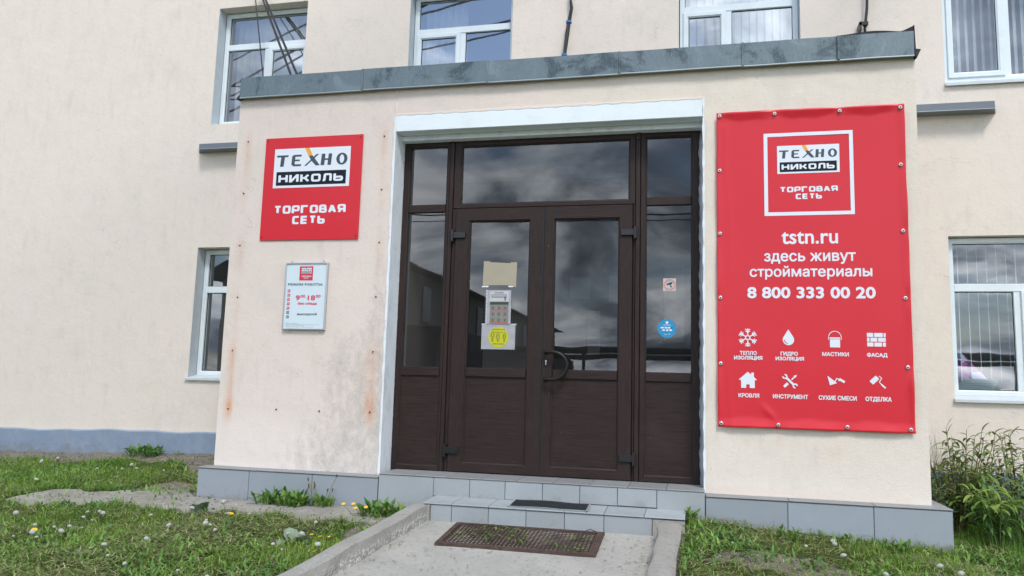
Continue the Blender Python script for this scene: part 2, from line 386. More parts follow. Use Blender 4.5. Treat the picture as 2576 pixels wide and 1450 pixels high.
M_gasket = material('black_rubber_gasket', (.008, .008, .009), .6)
M_foam = material('dark_mastic', rough=.8, build=lambda t: dict(color=(.02, .018, .02), normal=t.bump(t.noise(t.obj(), 60, 4), .8, .01)))
M_pvc = material('white_pvc', rough=.32, build=lambda t: dict(color=t.mix(t.ramp(t.noise(t.obj(), 6, 5, .6), [(.45, 0), (.8, .35)]), (.72, .79, .82), (.55, .6, .62))))
M_sill = material('grey_white_metal_sill', rough=.4, build=lambda t: dict(color=t.mix(t.noise(t.obj(), 9, 5, .7), (.66, .72, .75), (.45, .49, .51))))
M_wreveal = material('painted_window_reveal', rough=.85, build=lambda t: dict(color=t.mix(t.ramp(t.noise(t.obj(), 8, 5, .65), [(.4, 0), (.75, .6)]), (.50, .56, .60), (.42, .45, .46)), normal=t.bump(t.noise(t.obj(), 30, 4), .3, .005)))
def pane_mat(name, tint, ior, wav=.003):
    m = bpy.data.materials.new(name); m.use_nodes = True; t = NT(m.node_tree); t.n.clear()
    tr = t.new('ShaderNodeBsdfTransparent'); t.put(tr.inputs[0], tint)
    gl = t.new('ShaderNodeBsdfGlossy'); gl.inputs['Roughness'].default_value = .012; t.put(gl.inputs['Color'], (.95, .97, 1))
    bn = t.bump(t.noise(t.obj(), 1.6, 2, .5), wav, .25); t.put(gl.inputs['Normal'], bn)
    lw = t.new('ShaderNodeLayerWeight'); lw.inputs[0].default_value = .5; fr = t.new('ShaderNodeMath', operation='MULTIPLY_ADD'); t.put(fr.inputs[0], t.math('POWER', lw.outputs['Facing'], 5.)); fr.inputs[1].default_value = 1-ior; fr.inputs[2].default_value = ior
    ms = t.new('ShaderNodeMixShader'); t.l.new(fr.outputs[0], ms.inputs[0]); t.l.new(tr.outputs[0], ms.inputs[1]); t.l.new(gl.outputs[0], ms.inputs[2])
    df = t.new('ShaderNodeBsdfDiffuse'); t.put(df.inputs[0], (.45, .45, .43))
    ms2 = t.new('ShaderNodeMixShader'); t.put(ms2.inputs[0], t.ramp(t.noise(t.obj(), 2.5, 6, .7), [(.35, .006), (.8, .03)]))
    t.l.new(ms.outputs[0], ms2.inputs[1]); t.l.new(df.outputs[0], ms2.inputs[2])
    o = t.new('ShaderNodeOutputMaterial'); t.l.new(ms2.outputs[0], o.inputs[0]); return m
M_doorglass = pane_mat('tinted_door_glass', (.42, .40, .39), .07)
M_glass = pane_mat('window_glass', (.94, .96, .96), .40); M_glasslow = pane_mat('ground_floor_glass', (.85, .9, .92), .16)
def tile(c1, c2, r=.33):
    def f(t):
        oi = t.new('ShaderNodeObjectInfo').outputs['Random']; o = t.obj()
        n = t.noise(o, 4, 6, .65); sp = t.ramp(t.voronoi(o, 42, 'F1'), [(.05, 1), (.1, 0)])
        c = t.mix(t.ramp(n, [(.35, 0), (.75, 1)]), c1, c2); c = t.mix(t.math('MULTIPLY', oi, .5), c, tuple(x*.82 for x in c2))
        m = t.math('MULTIPLY', sp, t.ramp(t.noise(o, 9, 3), [(.52, 0), (.62, .6)]))
        d = t.ramp(t.math('ADD', t.noise(t.new('ShaderNodeNewGeometry').outputs['Position'], 9, 8, .72), t.math('MULTIPLY', t.sep(o)[2], -1.1)), [(.56, 0), (.80, .55)]); c = t.mix(d, c, (.20, .18, .15))
        return dict(color=t.mix(m, c, (.1, .1, .1)), rough=t.ramp(n, [(.3, r), (.8, r+.2)]), normal=t.bump(t.noise(o, 3, 2), .1, .01))
    return f
M_tile = material('blue_grey_plinth_tile', build=tile((.325, .365, .41), (.29, .32, .35)))
M_steptile = material('pale_blue_step_tile', build=tile((.38, .42, .445), (.33, .35, .355), .3))
M_captile = material('grey_cap_tile', build=tile((.29, .30, .305), (.23, .235, .23), .5))
def grout(t):
    n = t.noise(t.obj(), 22, 6, .7); return dict(color=t.mix(n, (.12, .115, .1), (.24, .235, .215)), normal=t.bump(n, .6, .01))
M_grout = material('dirty_grout', rough=.95, build=grout)
def conc(c1, c2, dark, fleck=0., peel=False):
    def f(t):
        o = t.obj(); n = t.noise(o, 2.5, 8, .68); n2 = t.noise(o, 30, 6, .7)
        c = t.mix(t.ramp(n, [(.35, 0), (.7, 1)]), c1, c2); c = t.mix(t.math('MULTIPLY', t.ramp(n2, [(.5, 0), (.72, 1)]), .6), c, dark); c = t.mix(t.ramp(t.noise(t.mapping(o, loc=(8, 1, 0)), 1.3, 9, .72, .6), [(.5, 0), (.7, .5)]), c, dark)
        h = t.math('ADD', n2, n)
        if fleck:
            ow = t.new('ShaderNodeVectorMath', operation='ADD'); t.put(ow.inputs[0], o); sw = t.new('ShaderNodeVectorMath', operation='SCALE'); t.put(sw.inputs[0], t.noise(o, 30, 3, .6, out='Color')); sw.inputs['Scale'].default_value = .05; t.l.new(sw.outputs[0], ow.inputs[1]); v = t.voronoi(ow.outputs[0], 40, 'F1'); rnd = t.sep(t.voronoi(ow.outputs[0], 40, 'F1', 'Color'))
            k = t.math('MULTIPLY', t.ramp(v, [(.10, 1), (.2, 0)]), t.ramp(rnd[0], [(.52, 0), (.6, 1)]))
            c = t.mix(t.math('MULTIPLY', k, fleck), c, t.mix(rnd[1], (.50, .48, .43), (.30, .27, .22)))
            v2 = t.math('MULTIPLY', t.ramp(t.voronoi(o, 75, 'F1'), [(.12, 1), (.2, 0)]), .5*fleck); c = t.mix(v2, c, (.2, .19, .17))
            h = t.math('ADD', h, t.math('MULTIPLY', k, .5))
        if peel:
            z = t.attr('peel'); p = t.ramp(t.math('ADD', t.noise(o, 42, 8, .8), t.math('MULTIPLY', z, .10)), [(.60, 0), (.66, 1)])
            p = t.math('MULTIPLY', p, t.ramp(z, [(.5, 0), (.9, 1)])); c = t.mix(t.math('MULTIPLY', p, .85), c, (.68, .67, .63))
        ck = t.ramp(t.voronoi(t.mapping(o, loc=(5, 2, 0)), 1.3, 'DISTANCE_TO_EDGE'), [(0, 1), (.006, 0)])
        c = t.mix(t.math('MULTIPLY', ck, t.ramp(t.noise(o, 1, 3), [(.48, 0), (.6, .6)])), c, (.07, .06, .05))
        return dict(color=c, normal=t.bump(h, .55, .01))
    return f
M_ramp = material('pebbled_concrete', rough=.9, spec=.25, build=conc((.37, .36, .325), (.43, .42, .375), (.28, .27, .245), .95))
M_kerb = material('rough_kerb_concrete', rough=.95, spec=.2, build=conc((.30, .29, .26), (.36, .35, .315), (.20, .19, .17), .15, True))
M_apron = material('old_apron_concrete', rough=.95, spec=.2, build=conc((.28, .265, .235), (.36, .345, .31), (.15, .14, .12), .25))
def soil(t):
    o = t.obj(); n = t.noise(o, 1.4, 8, .7); n2 = t.noise(o, 40, 6, .75); dirt = t.attr('dirt')
    g = t.mix(t.ramp(n, [(.35, 0), (.65, 1)]), (.06, .075, .025), (.10, .11, .042)); d = t.mix(t.ramp(n2, [(.35, 0), (.7, 1)]), (.17, .145, .115), (.34, .31, .265))
    return dict(color=t.mix(dirt, g, d), normal=t.bump(t.math('ADD', n2, n), .9, .03))
M_soil = material('lawn_soil', rough=1., spec=.1, build=soil)
M_veg = material('vegetation', rough=.62, spec=.3, build=lambda t: dict(color=t.attr('col', 'Color'), trans=.28))
M_leafg = material('green_leaf', rough=.5, spec=.35, build=lambda t: dict(color=t.mix(t.new('ShaderNodeObjectInfo').outputs['Random'], (.06, .16, .03), (.15, .29, .055)), trans=.25))
M_leafb = material('bronze_green_leaf', rough=.5, spec=.35, build=lambda t: dict(color=t.mix(t.new('ShaderNodeObjectInfo').outputs['Random'], (.11, .20, .04), (.22, .22, .06)), trans=.22))
M_leafd = material('dark_bronze_leaf', rough=.5, spec=.35, build=lambda t: dict(color=t.mix(t.new('ShaderNodeObjectInfo').outputs['Random'], (.06, .16, .045), (.16, .23, .06)), trans=.2))
M_leafl = material('lime_young_leaf', rough=.5, spec=.35, build=lambda t: dict(color=t.mix(t.new('ShaderNodeObjectInfo').outputs['Random'], (.14, .27, .04), (.27, .35, .07)), trans=.3))
M_leafw = material('wilted_grey_green_leaf', rough=.8, spec=.2, build=lambda t: dict(color=t.mix(t.noise(t.obj(), 20, 4), (.16, .23, .15), (.30, .36, .27)), trans=.15))
M_stem = material('reddish_stem', (.12, .075, .03), .7); M_stemg = material('green_stem', (.13, .18, .06), .7)
M_clock = material('dandelion_seed_fluff', rough=1., spec=.05, build=lambda t: dict(color=t.mix(t.noise(t.obj(), 80, 2), (.68, .68, .63), (.54, .55, .48)), trans=.3))
M_yellow = material('dandelion_yellow', (.75, .48, .02), .7)
def redp(c1, c2, r):
    return lambda t: dict(color=t.mix(t.noise(t.obj(), 1.5, 4, .6), c1, c2), rough=r, normal=t.bump(t.noise(t.obj(), 2.2, 3, .5), .12, .02))
M_redsign = material('red_sign_face', spec=.28, build=redp((.60, .018, .028), (.64, .024, .038), .32))
M_redvinyl = material('red_banner_vinyl', spec=.34, build=redp((.61, .020, .031), (.66, .029, .045), .30))
M_wprint = material('white_print', (.72, .76, .82), .35); M_greyprint = material('slate_grey_print', (.065, .085, .105), .5, spec=.2)
M_blackprint = material('navy_black_print', (.008, .012, .02), .5, spec=.2); M_orange = material('orange_print', (.85, .36, .03), .4)
M_redprint = material('crimson_print', (.62, .03, .07), .4); M_slate = material('dark_slate_print', (.05, .085, .11), .4)
M_boardface = material('pale_board_face', (.62, .72, .77), .3); M_alu = material('aluminium', (.55, .56, .58), .35, .8)
M_steel = material('zinc_screw', (.6, .6, .58), .35, .8); M_darkmetal = material('black_door_ironwork', (.012, .012, .013), .35)
M_handle = material('brown_black_handle', (.014, .011, .010), .4, spec=.3)
M_rustbolt = material('rusty_bolt', (.08, .035, .02), .9); M_greybox = material('grey_painted_steel', rough=.4, build=lambda t: dict(color=t.mix(t.noise(t.obj(), 5, 4), (.16, .185, .215), (.14, .16, .18))))
M_rust = material('rusty_brown_steel', rough=.85, build=lambda t: dict(color=t.mix(t.ramp(t.noise(t.obj(), 18, 6, .7), [(.35, 0), (.7, 1)]), (.042, .027, .021), (.105, .064, .048)), normal=t.bump(t.noise(t.obj(), 50, 5), .5, .005)))
M_rubber = material('black_rubber', (.022, .024, .026), .6); M_matrim = material('dusty_mat_rim', (.30, .33, .34), .6)
M_cable = material('black_cable_sheath', (.008, .008, .01), .5); M_whitecable = material('white_cable_sheath', (.55, .53, .5), .5); M_tie = material('blue_cable_tie', (.02, .16, .42), .4)
M_paper = material('plain_beige_paper', rough=.8, build=lambda t: dict(color=t.mix(t.noise(t.obj(), 7, 4), (.40, .36, .27), (.34, .30, .225))))
M_sheet = material('crumpled_white_paper', rough=.6, build=lambda t: dict(color=(.36, .36, .38), normal=t.bump(t.voronoi(t.obj(), 14, 'F1'), .5, .01)))
M_tape = material('white_tape', (.9, .9, .9), .5); M_pgrey = material('grey_poster_print', (.22, .225, .205), .6); M_pgreen = material('dark_green_header', (.04, .06, .03), .6)
M_pred = material('faded_red_print', (.42, .13, .12), .6); M_pblack = material('black_line_print', (.03, .03, .03), .6); M_yel = material('acid_yellow_print', (.50, .49, .015), .5)
M_cyan = material('cyan_sticker', (.01, .25, .50), .4); M_orangering = material('salmon_ring_print', (.75, .22, .10), .5); M_sticker = material('white_sticker', (.5, .49, .52), .4)
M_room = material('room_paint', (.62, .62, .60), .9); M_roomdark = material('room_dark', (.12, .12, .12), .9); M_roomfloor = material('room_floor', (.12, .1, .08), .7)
M_blind = material('pale_blue_blind_fabric', rough=.85, build=lambda t: dict(color=(.72, .80, .86), trans=.3)); M_curtain = material('white_curtain', rough=.9, build=lambda t: dict(color=(.7, .72, .72), trans=.3))

# ---------------------------------------------------------------- ground
def hz(x, y):
    x = np.asarray(x, float); y = np.asarray(y, float)
    a = np.where(y > -.17, -.265+(y+.17)/1.97*.085, np.where(y > -.7, -.265-.01*(-.17-y), -.2703-.1*(-.7-y)))
    bank = np.clip((y-.9)/.9, 0, 1)*np.clip(1-np.abs(x+4.2)/2.6, 0, 1)*.10; a = a+bank
    yy = np.minimum(y, -.17); b = -.19-.06*np.clip(x-1.35, 0, 3)-.085*(-.17-yy)
    t = np.clip(x/1.2, 0, 1); return np.maximum(a*(1-t)+b*t, -.95)
def pn(x, y, s=1., seed=0):      # cheap smooth noise 0..1
    r = np.random.default_rng(seed); v = 0; a = 1; tot = 0
    for k in range(5):
        for _ in range(3):
            an = r.uniform(0, 6.28); f = s*(1.9**k); v = v+a*np.sin(f*(x*math.cos(an)+y*math.sin(an))*2+r.uniform(0, 6.28)+1.3*np.sin(f*(y*math.cos(an)-x*math.sin(an))+r.uniform(0, 6.28)))
            tot += a
        a *= .6
    return .5+.5*v/tot*1.9
def apron_mask(x, y):   # old concrete strip along the left front of the porch (1 on concrete)
    wob = .05*np.sin(x*5.1)+.035*np.sin(x*13+1)+.02*np.sin(x*31)
    front = -.76-.06*np.clip(-x-2.5, 0, 2)+wob-.08*(x < -3.4)*(-3.4-x)
    back = np.where(x < -3.05, -.10+.32*np.clip(-x-3.05, 0, .5)-.36*np.clip(-x-3.4, 0, 2)+wob, 9)
    return (x < -1.0) & (x > -4.45) & (y > front) & (y < back)
def gravel_mask(x, y):  # bare gravel by the foot of the wall, left
    edge = 1.25+.12*np.sin(x*2.3)+.06*np.sin(x*7)-.45*np.clip((x+4.4)/1.2, 0, 1)
    return (x < -3.0) & (y > edge)
def bare_mask(x, y):
    return (((x-1.85)/.42)**2+((y+1.05)/.22)**2 < 1+.5*np.sin(x*17)*np.sin(y*23)) | (((x-3.0)/.35)**2+((y+.5)/.12)**2 < 1) | \
           (((x+3.35)/.42)**2+((y-.12)/.42)**2 < 1+.4*np.sin(x*13)) | (((x+1.05)/.14)**2+((y+.95)/.35)**2 < 1)
NX, NY = 330, 190
gx = np.unique(np.concatenate([np.linspace(-60, -9, 18), np.linspace(-9, 6, 300), np.linspace(6, 60, 18)]))
gy = np.unique(np.concatenate([np.linspace(-120, -8, 22), np.linspace(-8, -3, 30), np.linspace(-3, 2.2, 130), np.linspace(2.2, 40, 8)]))
GX, GY = np.meshgrid(gx, gy); GZ = hz(GX, GY)
near = (GX > -9) & (GX < 6) & (GY > -3.5) & (GY < 2.2)
GZ = GZ+np.where(near, (pn(GX, GY, 3.2, 3)-.5)*.025, 0)
inpath = (GX > -.95) & (GX < 1.25) & (GY < -.3) & (GY > -9); GZ = np.where(inpath, GZ-.16, GZ)
GZ = np.where(apron_mask(GX, GY), GZ-.035, GZ)
nx, ny = len(gx), len(gy)
me = bpy.data.meshes.new('ground')
idx = np.arange(nx*ny).reshape(ny, nx)
F = np.stack([idx[:-1, :-1], idx[:-1, 1:], idx[1:, 1:], idx[1:, :-1]], -1).reshape(-1, 4)
me.from_pydata(np.stack([GX, GY, GZ], -1).reshape(-1, 3).tolist(), [], F.tolist()); me.materials.append(M_soil)
at = me.attributes.new('dirt', 'FLOAT', 'POINT')
at.data.foreach_set('value', np.clip((gravel_mask(GX, GY) | bare_mask(GX, GY))*1.0+.25*(pn(GX, GY, 2, 8) > .7), 0, 1).ravel().astype(np.float32))
me.polygons.foreach_set('use_smooth', [True]*len(me.polygons))
link('ground', me, kind='structure')

# old concrete strip beside the porch
def sheet(name, mat, xs, ys, inside, zoff, thick, **tags):
    X, Y = np.meshgrid(xs, ys); ins = inside(X, Y); Z = hz(X, Y)+zoff+(pn(X, Y, 4, 5)-.5)*.012
    vid = {}; V = []; Fc = []
    def vv(j, i, low=False):
        k = (j, i, low)
        if k not in vid: vid[k] = len(V); V.append((X[j, i], Y[j, i], Z[j, i]-(thick if low else 0)))
        return vid[k]
    cellin = ins[:-1, :-1] & ins[1:, :-1] & ins[:-1, 1:] & ins[1:, 1:]
    J, I = cellin.shape
    for j in range(J):
        for i in range(I):
            if not cellin[j, i]: continue
            Fc.append((vv(j, i), vv(j, i+1), vv(j+1, i+1), vv(j+1, i)))
            for (dj, di, a, b) in ((-1, 0, (j, i), (j, i+1)), (1, 0, (j+1, i+1), (j+1, i)), (0, -1, (j+1, i), (j, i)), (0, 1, (j, i+1), (j+1, i+1))):
                jj, ii = j+dj, i+di
                if jj < 0 or ii < 0 or jj >= J or ii >= I or not cellin[jj, ii]:
                    Fc.append((vv(*a, True), vv(*b, True), vv(*b), vv(*a)))
    m = bpy.data.meshes.new(name); m.from_pydata(V, [], Fc); m.materials.append(mat); m.update(); return link(name, m, **tags)
sheet('pavement', M_apron, np.linspace(-4.5, -.98, 150), np.linspace(-1.0, .4, 80), lambda x, y: apron_mask(x, y) & ~((x > -3.06) & (y > -.168)), .006, .08, kind='structure')
# sloping concrete path up to the steps
def pz(y): return np.where(y > -6, -.275+.108*(y+.48), -.275+.108*(-5.52))
def xl(y): return -.745+.115*(y+.5)
def xr(y): return 1.05-.02*(-y-.5)
mb = MB(); ys = np.linspace(-.48, -7.5, 50); xs_ = np.linspace(0, 1, 24); base = len(mb.v)
for y in ys:
    for u in xs_:
        x = float(xl(max(y, -5))-.05+(xr(y)+.07-xl(max(y, -5)))*u); mb.v.append((x, float(y), float(pz(y))+.006*float(pn(np.array(x), np.array(y), 3, 9))-.003))
for j in range(len(ys)-1):
    for i in range(len(xs_)-1):
        a = j*len(xs_)+i
        y0, x_ = ys[j], mb.v[a][0]
        gxm = (mb.v[a][0]+mb.v[a+1][0])/2; gym = (ys[j]+ys[j+1])/2
        mb.f.append((a+len(xs_), a+len(xs_)+1, a+1, a)); mb.mi.append(0)
mb.build('path', M_ramp, kind='structure', smooth=True)
# raised kerbs of the path
def kerb(xi, width, side, y_end):
    ys = np.linspace(-.5 if side < 0 else -.58, y_end, 46); V = []; Fc = []; pe = []
    for k, y in enumerate(ys):
        y = float(y); x0 = float(xi(y)); j = lambda s: .005*math.sin(y*s+s)+.003*random.uniform(-1, 1)
        top = -.15+.108*(y+.48)+.004*math.sin(y*7); xo = x0+side*width
        prof = [(x0, top-.3, 0), (x0+j(9)+side*.004, top-.13, 1), (x0+j(11), top-.075, .95), (x0+side*.012+j(13), top-.006, .2), (x0+side*.03, top, .0), (x0+side*width*.5, top+.003+j(5), 0), (xo-side*.022, top-.002, 0), (xo+j(6), top-.018, 0), (xo, top-.35, 0)]
        for p in prof: V.append((p[0], y+.004*math.sin(p[0]*60), p[1])); pe.append(p[2])
    n = 9
    for k in range(len(ys)-1):
        for i in range(n-1):
            f = (k*n+i, k*n+i+1, (k+1)*n+i+1, (k+1)*n+i); Fc.append(f if side > 0 else f[::-1])
    Fc.append(tuple(range(n)) if side < 0 else tuple(reversed(range(n))))
    m = bpy.data.meshes.new('kerb'); m.from_pydata(V, [], Fc); m.materials.append(M_kerb); m.update()
    a = m.attributes.new('peel', 'FLOAT', 'POINT'); a.data.foreach_set('value', pe if side < 0 else [p*.0 for p in pe]); return link('kerb', m, kind='structure')
kerb(xl, .15, -1, -5.2); kerb(xr, .165, 1, -5.2)

# ---------------------------------------------------------------- main building
D = 1.8
bld = thing('main_building', 'cream plastered two storey building with a blue painted base behind the porch', 'building', (0, D, 0))
def local(o, root): o.location = -root.location if o.parent == root else o.location; return o
WINS = [(-4.585, -3.355, 3.945, 5.475), (-2.0, -.74, 3.945, 5.475), (1.143, 2.403, 3.945, 5.475), (3.772, 5.03, 3.945, 5.475),
        (-4.63, -3.37, .80, 2.384), (3.74, 5.0, .80, 2.384)]
def wall_with_holes(mb, x0, x1, z0, z1, y, holes, mi=0, step=.5):
    xs = sorted({x0, x1, *[h[0] for h in holes], *[h[1] for h in holes]} | {x0+k*step for k in range(int((x1-x0)/step))})
    zs = sorted({z0, z1, *[h[2] for h in holes], *[h[3] for h in holes]} | {z0+k*step for k in range(int((z1-z0)/step))})
    for a, b in zip(xs[:-1], xs[1:]):
        for c, d in zip(zs[:-1], zs[1:]):
            mx, mz = (a+b)/2, (c+d)/2
            if any(h[0] < mx < h[1] and h[2] < mz < h[3] for h in holes): continue
            mb.quad((a, y, c), (b, y, c), (b, y, d), (a, y, d), mi)
mb = MB(); wall_with_holes(mb, -14, 9, -.6, 7.8, D, WINS)
for (a, b, c, d) in WINS:
    for k, q in enumerate((((a, c), (a, d)), ((b, d), (b, c)), ((a, d), (b, d)), ((b, c), (a, c)))):
        (p0, q0), (p1, q1) = q; mb.quad((p0, D, q0), (p1, D, q1), (p1, D+.30, q1), (p0, D+.30, q0), 1 if k < 2 else (0 if k == 2 else 1))
mb.quad((-14, D, 7.8), (9, D, 7.8), (9, D+7, 7.8), (-14, D+7, 7.8)); mb.quad((-14, D, -.6), (-14, D, 7.8), (-14, D+7, 7.8), (-14, D+7, -.6)); mb.quad((9, D, 7.8), (9, D, -.6), (9, D+7, -.6), (9, D+7, 7.8)); mb.quad((9, D+7, 7.8), (9, D+7, -.6), (-14, D+7, -.6), (-14, D+7, 7.8))
local(mb.build('wall', [M_house, M_wreveal], bld), bld)
mb = MB(); xs = np.arange(-14, -3.0, .08)
for a, b in zip(xs[:-1], xs[1:]):
    def tz(x): return .095+.055*min(1, max(0, (x+7)/2.6))+.008*math.sin(x*3.1)+.006*math.sin(x*9.7)
    za, zb = tz(a), tz(b); ya = D-.035-.004*math.sin(a*8); yb = D-.035-.004*math.sin(b*8)
    mb.quad((a, ya, -.6), (b, yb, -.6), (b, yb, zb), (a, ya, za)); mb.quad((a, ya, za), (b, yb, zb), (b, D-.002, zb+.014), (a, D-.002, za+.014))
local(mb.build('plinth', M_band, bld), bld)
mb = MB(); mb.box(3.1, 9, D-.03, D+.01, -.6, .1); local(mb.build('plinth', M_band, bld), bld)
# rooms behind the windows
mb = MB()
for (a, b, c, d) in WINS:
    x0, x1, y0, y1, z0, z1 = a-.5, b+.5, D+.31, D+3.4, c-.75, d+.35
    mb.quad((x0, y1, z0), (x1, y1, z0), (x1, y1, z1), (x0, y1, z1)); mb.quad((x0, y0, z0), (x0, y1, z0), (x0, y1, z1), (x0, y0, z1))
    mb.quad((x1, y1, z0), (x1, y0, z0), (x1, y0, z1), (x1, y1, z1)); mb.quad((x0, y0, z1), (x0, y1, z1), (x1, y1, z1), (x1, y0, z1)); mb.quad((x0, y0, z0), (x1, y0, z0), (x1, y1, z0), (x0, y1, z0), 1)
    wall_with_holes(mb, x0, x1, z0, z1, y0, [(a, b, c, d)], 0, 9)
local(mb.build('room_interior', [M_room, M_roomfloor], bld), bld)

def bar(mb, x0, x1, z0, z1, yf, yb, c=.005): mb.bbox(x0, x1, yf, yb, z0, z1, c)
def window(a, b, c, d, mull, sash, fy, tr, sill):
    """fixed light on top, mullion at mull, one opening sash (side sash: 'l' or 'r') below"""
    w_ = link('window', None, bld) if False else None
    mb = MB(); fw = .055; yf, yb = fy, fy+.07; zt0, zt1 = tr
    ring(mb, a+.008, b-.004, c+.028, d-.008, fw, fw, fw, fw, yf, yb, .004, 0, 0, .014)
    bar(mb, a+.06, b-.06, zt0, zt1, yf+.003, yb-.005); mb.bbox(mull-.038, mull+.038, yf+.006, yb-.008, c+.08, zt0-.002, .004)
    s0, s1 = (a+.045, mull-.022) if sash == 'l' else (mull+.022, b-.045)
    if sash: ring(mb, s0, s1, c+.07, zt0+.008, .058, .058, .058, .058, yf-.016, yb-.02, .005, 0, 0, .012)
    for q in ((a+b)/2-.3, (a+b)/2+.3): mb.box(q-.022, q+.022, yf-.003, yf+.004, c+.042, c+.050)
    W = local(mb.build('window', M_pvc, bld), bld)
    def pane(x0, x1, z0, z1, dy):
        p = MB(); p.quad((x0, fy+dy, z0), (x1, fy+dy, z0), (x1, fy+dy, z1), (x0, fy+dy, z1))
        p.build('pane', M_glass if c > 2 else M_glasslow, W)
        g = MB(); ring(g, x0-.004, x1+.004, z0-.004, z1+.004, .007, .007, .007, .007, fy+dy-.004, fy+dy+.002, .001, 0, 0, .001); g.build('gasket', M_gasket, W)
    pane(a+fw+.012, b-fw-.008, zt1+.004, d-fw-.012, .032)
    for k, (x0, x1) in enumerate(((a+fw+.012, mull-.042), (mull+.042, b-fw-.008))):
        if (k == 0) == (sash == 'l'): pane(x0+.042, x1-.04, c+.134, zt0-.055, .016)
        else: pane(x0, x1, c+.088, zt0-.004, .032)
    m = MB(); sx0, sx1, yo, dz = sill
    m.hexa([(sx0, D-yo, c-.022-dz), (sx1, D-yo, c-.022-dz), (sx1, fy, c-.01), (sx0, fy, c-.01), (sx0, D-yo, c+.003-dz), (sx1, D-yo, c+.003-dz), (sx1, fy+.005, c+.03), (sx0, fy+.005, c+.03)])
    m.build('sill', M_sill, W); return W
TRU = (4.97, 5.05)
window(*WINS[0], -3.96, 'r', D+.15, TRU, (-4.585, -3.36, -.02, 0.0))
window(*WINS[1], -1.385, 'l', D+.15, TRU, (-2.0, -.74, -.02, 0))
window(*WINS[2], 1.67, 'l', D+.13, TRU, (1.143, 2.403, -.02, 0))
window(*WINS[3], 4.36, 'l', D+.05, (5.0, 5.07), (3.77, 5.03, .035, .01))
window(*WINS[4], -3.9, '', D+.15, (1.84, 1.92), (-4.655, -3.36, .03, .01))
window(*WINS[5], 4.36, 'r', D+.09, (1.843, 1.923), (3.73, 5.01, .035, .012))
# blinds and curtains
def vblind(x0, x1, z0, z1, y, pitch, ang, label, width=.086, sway=None):
    t = thing('vertical_blind', label, 'blind', (x0, y, z1), group='vertical blinds inside the windows')
    m = MB(); m.box(0, x1-x0, -.02, .02, 0, .035); m.build('head_rail', M_blind, t)
    m = MB(); n = 5
    for k in range(n):
        u0, u1 = -width/2+width*k/n, -width/2+width*(k+1)/n; f = lambda u: .006*math.cos(u/width*math.pi)
        m.quad((u0, -f(u0), -(z1-z0)), (u1, -f(u1), -(z1-z0)), (u1, -f(u1), -.004), (u0, -f(u0), -.004))
    sm = m.mesh('slat', M_blind); n = int((x1-x0)/pitch)
    for k in range(n):
        o = link('slat', sm, t); o.location = (pitch*(k+.5), 0, 0); a = ang+random.uniform(-6, 6); o.rotation_euler = (0, 0, rad(a))
        if sway: o.rotation_euler = (0, rad(sway(k, n)), rad(a))
vblind(1.17, 2.39, 4.02, 5.44, D+.31, .082, 30, 'closed pale vertical blind behind the middle upper window above the door', sway=lambda k, n: -5.5*math.exp(-((k-4)/1.3)**2))
vblind(3.8, 5.01, 4.0, 5.44, D+.24, .075, 48, 'half open pale vertical blind behind the upper right window', .07)
vblind(3.76, 4.99, .97, 2.34, D+.27, .087, 72, 'wide open vertical blind behind the lower right window', .09, sway=lambda k, n: 5*max(0, 1-k/3))
for (x0, x1, z0, z1, y, lab) in ((-4.55, -3.4, 4.0, 5.44, 2.2, 'white net curtain across the upper left window'), (-1.95, -1.40, 4.0, 5.44, 2.2, 'white curtain inside the upper window left of the black cable bundle'),
                                 (-4.25, -3.72, .85, 2.34, 2.35, 'white curtain inside the lower left window beside the porch')):
    m = MB(); n = 40
    for k in range(n):
        a, b = x0+(x1-x0)*k/n, x0+(x1-x0)*(k+1)/n; f = lambda x: y+.035*math.sin(x*70)
        m.quad((a, f(a), z0), (b, f(b), z0), (b, f(b)-.01, z1), (a, f(a)-.01, z1))
    o = m.build('curtain', M_curtain, smooth=True); o['label'] = lab; o['category'] = 'curtain'
# things on the inner ledge of the lower right window
o = MB()
for k in range(6): o.hexa([(3.80+.01*k, 1.99, .865+.022*k), (4.13+.012*k, 1.97, .865+.022*k), (4.15, 2.12, .865+.022*k), (3.80, 2.14, .865+.022*k), (3.80+.01*k, 1.99, .883+.022*k), (4.13+.008*k, 1.97, .883+.022*k), (4.15, 2.12, .883+.022*k), (3.80, 2.14, .883+.022*k)])
x = o.build('paper_stack', material('green_grey_folders', (.16, .22, .2), .7)); x['label'] = 'stack of grey green papers lying on the lower right window ledge'; x['category'] = 'papers'
o = MB(); o.hexa([(3.79, 2.0, .99), (4.12, 2.02, .975), (4.12, 2.026, .975), (3.79, 2.006, .99), (3.79, 2.06, 1.30), (3.85, 2.08, 1.30), (3.85, 2.086, 1.30), (3.79, 2.066, 1.30)])
x = o.build('folder', material('mauve_folder', rough=.5, build=lambda t: dict(color=t.mix(t.ramp(t.noise(t.obj(), 9, 2), [(.48, 0), (.52, 1)], 'CONSTANT'), (.30, .10, .25), (.5, .45, .6))))); x['label'] = 'mauve printed folder leaning above the papers in the lower right window'; x['category'] = 'folder'
o = MB(); o.box(4.2, 4.5, 1.99, 2.1, .866, .90); x = o.build('binder', material('white_binder', (.5, .5, .48), .6)); x['label'] = 'pale binder lying flat to the right on the lower right window ledge'; x['category'] = 'binder'

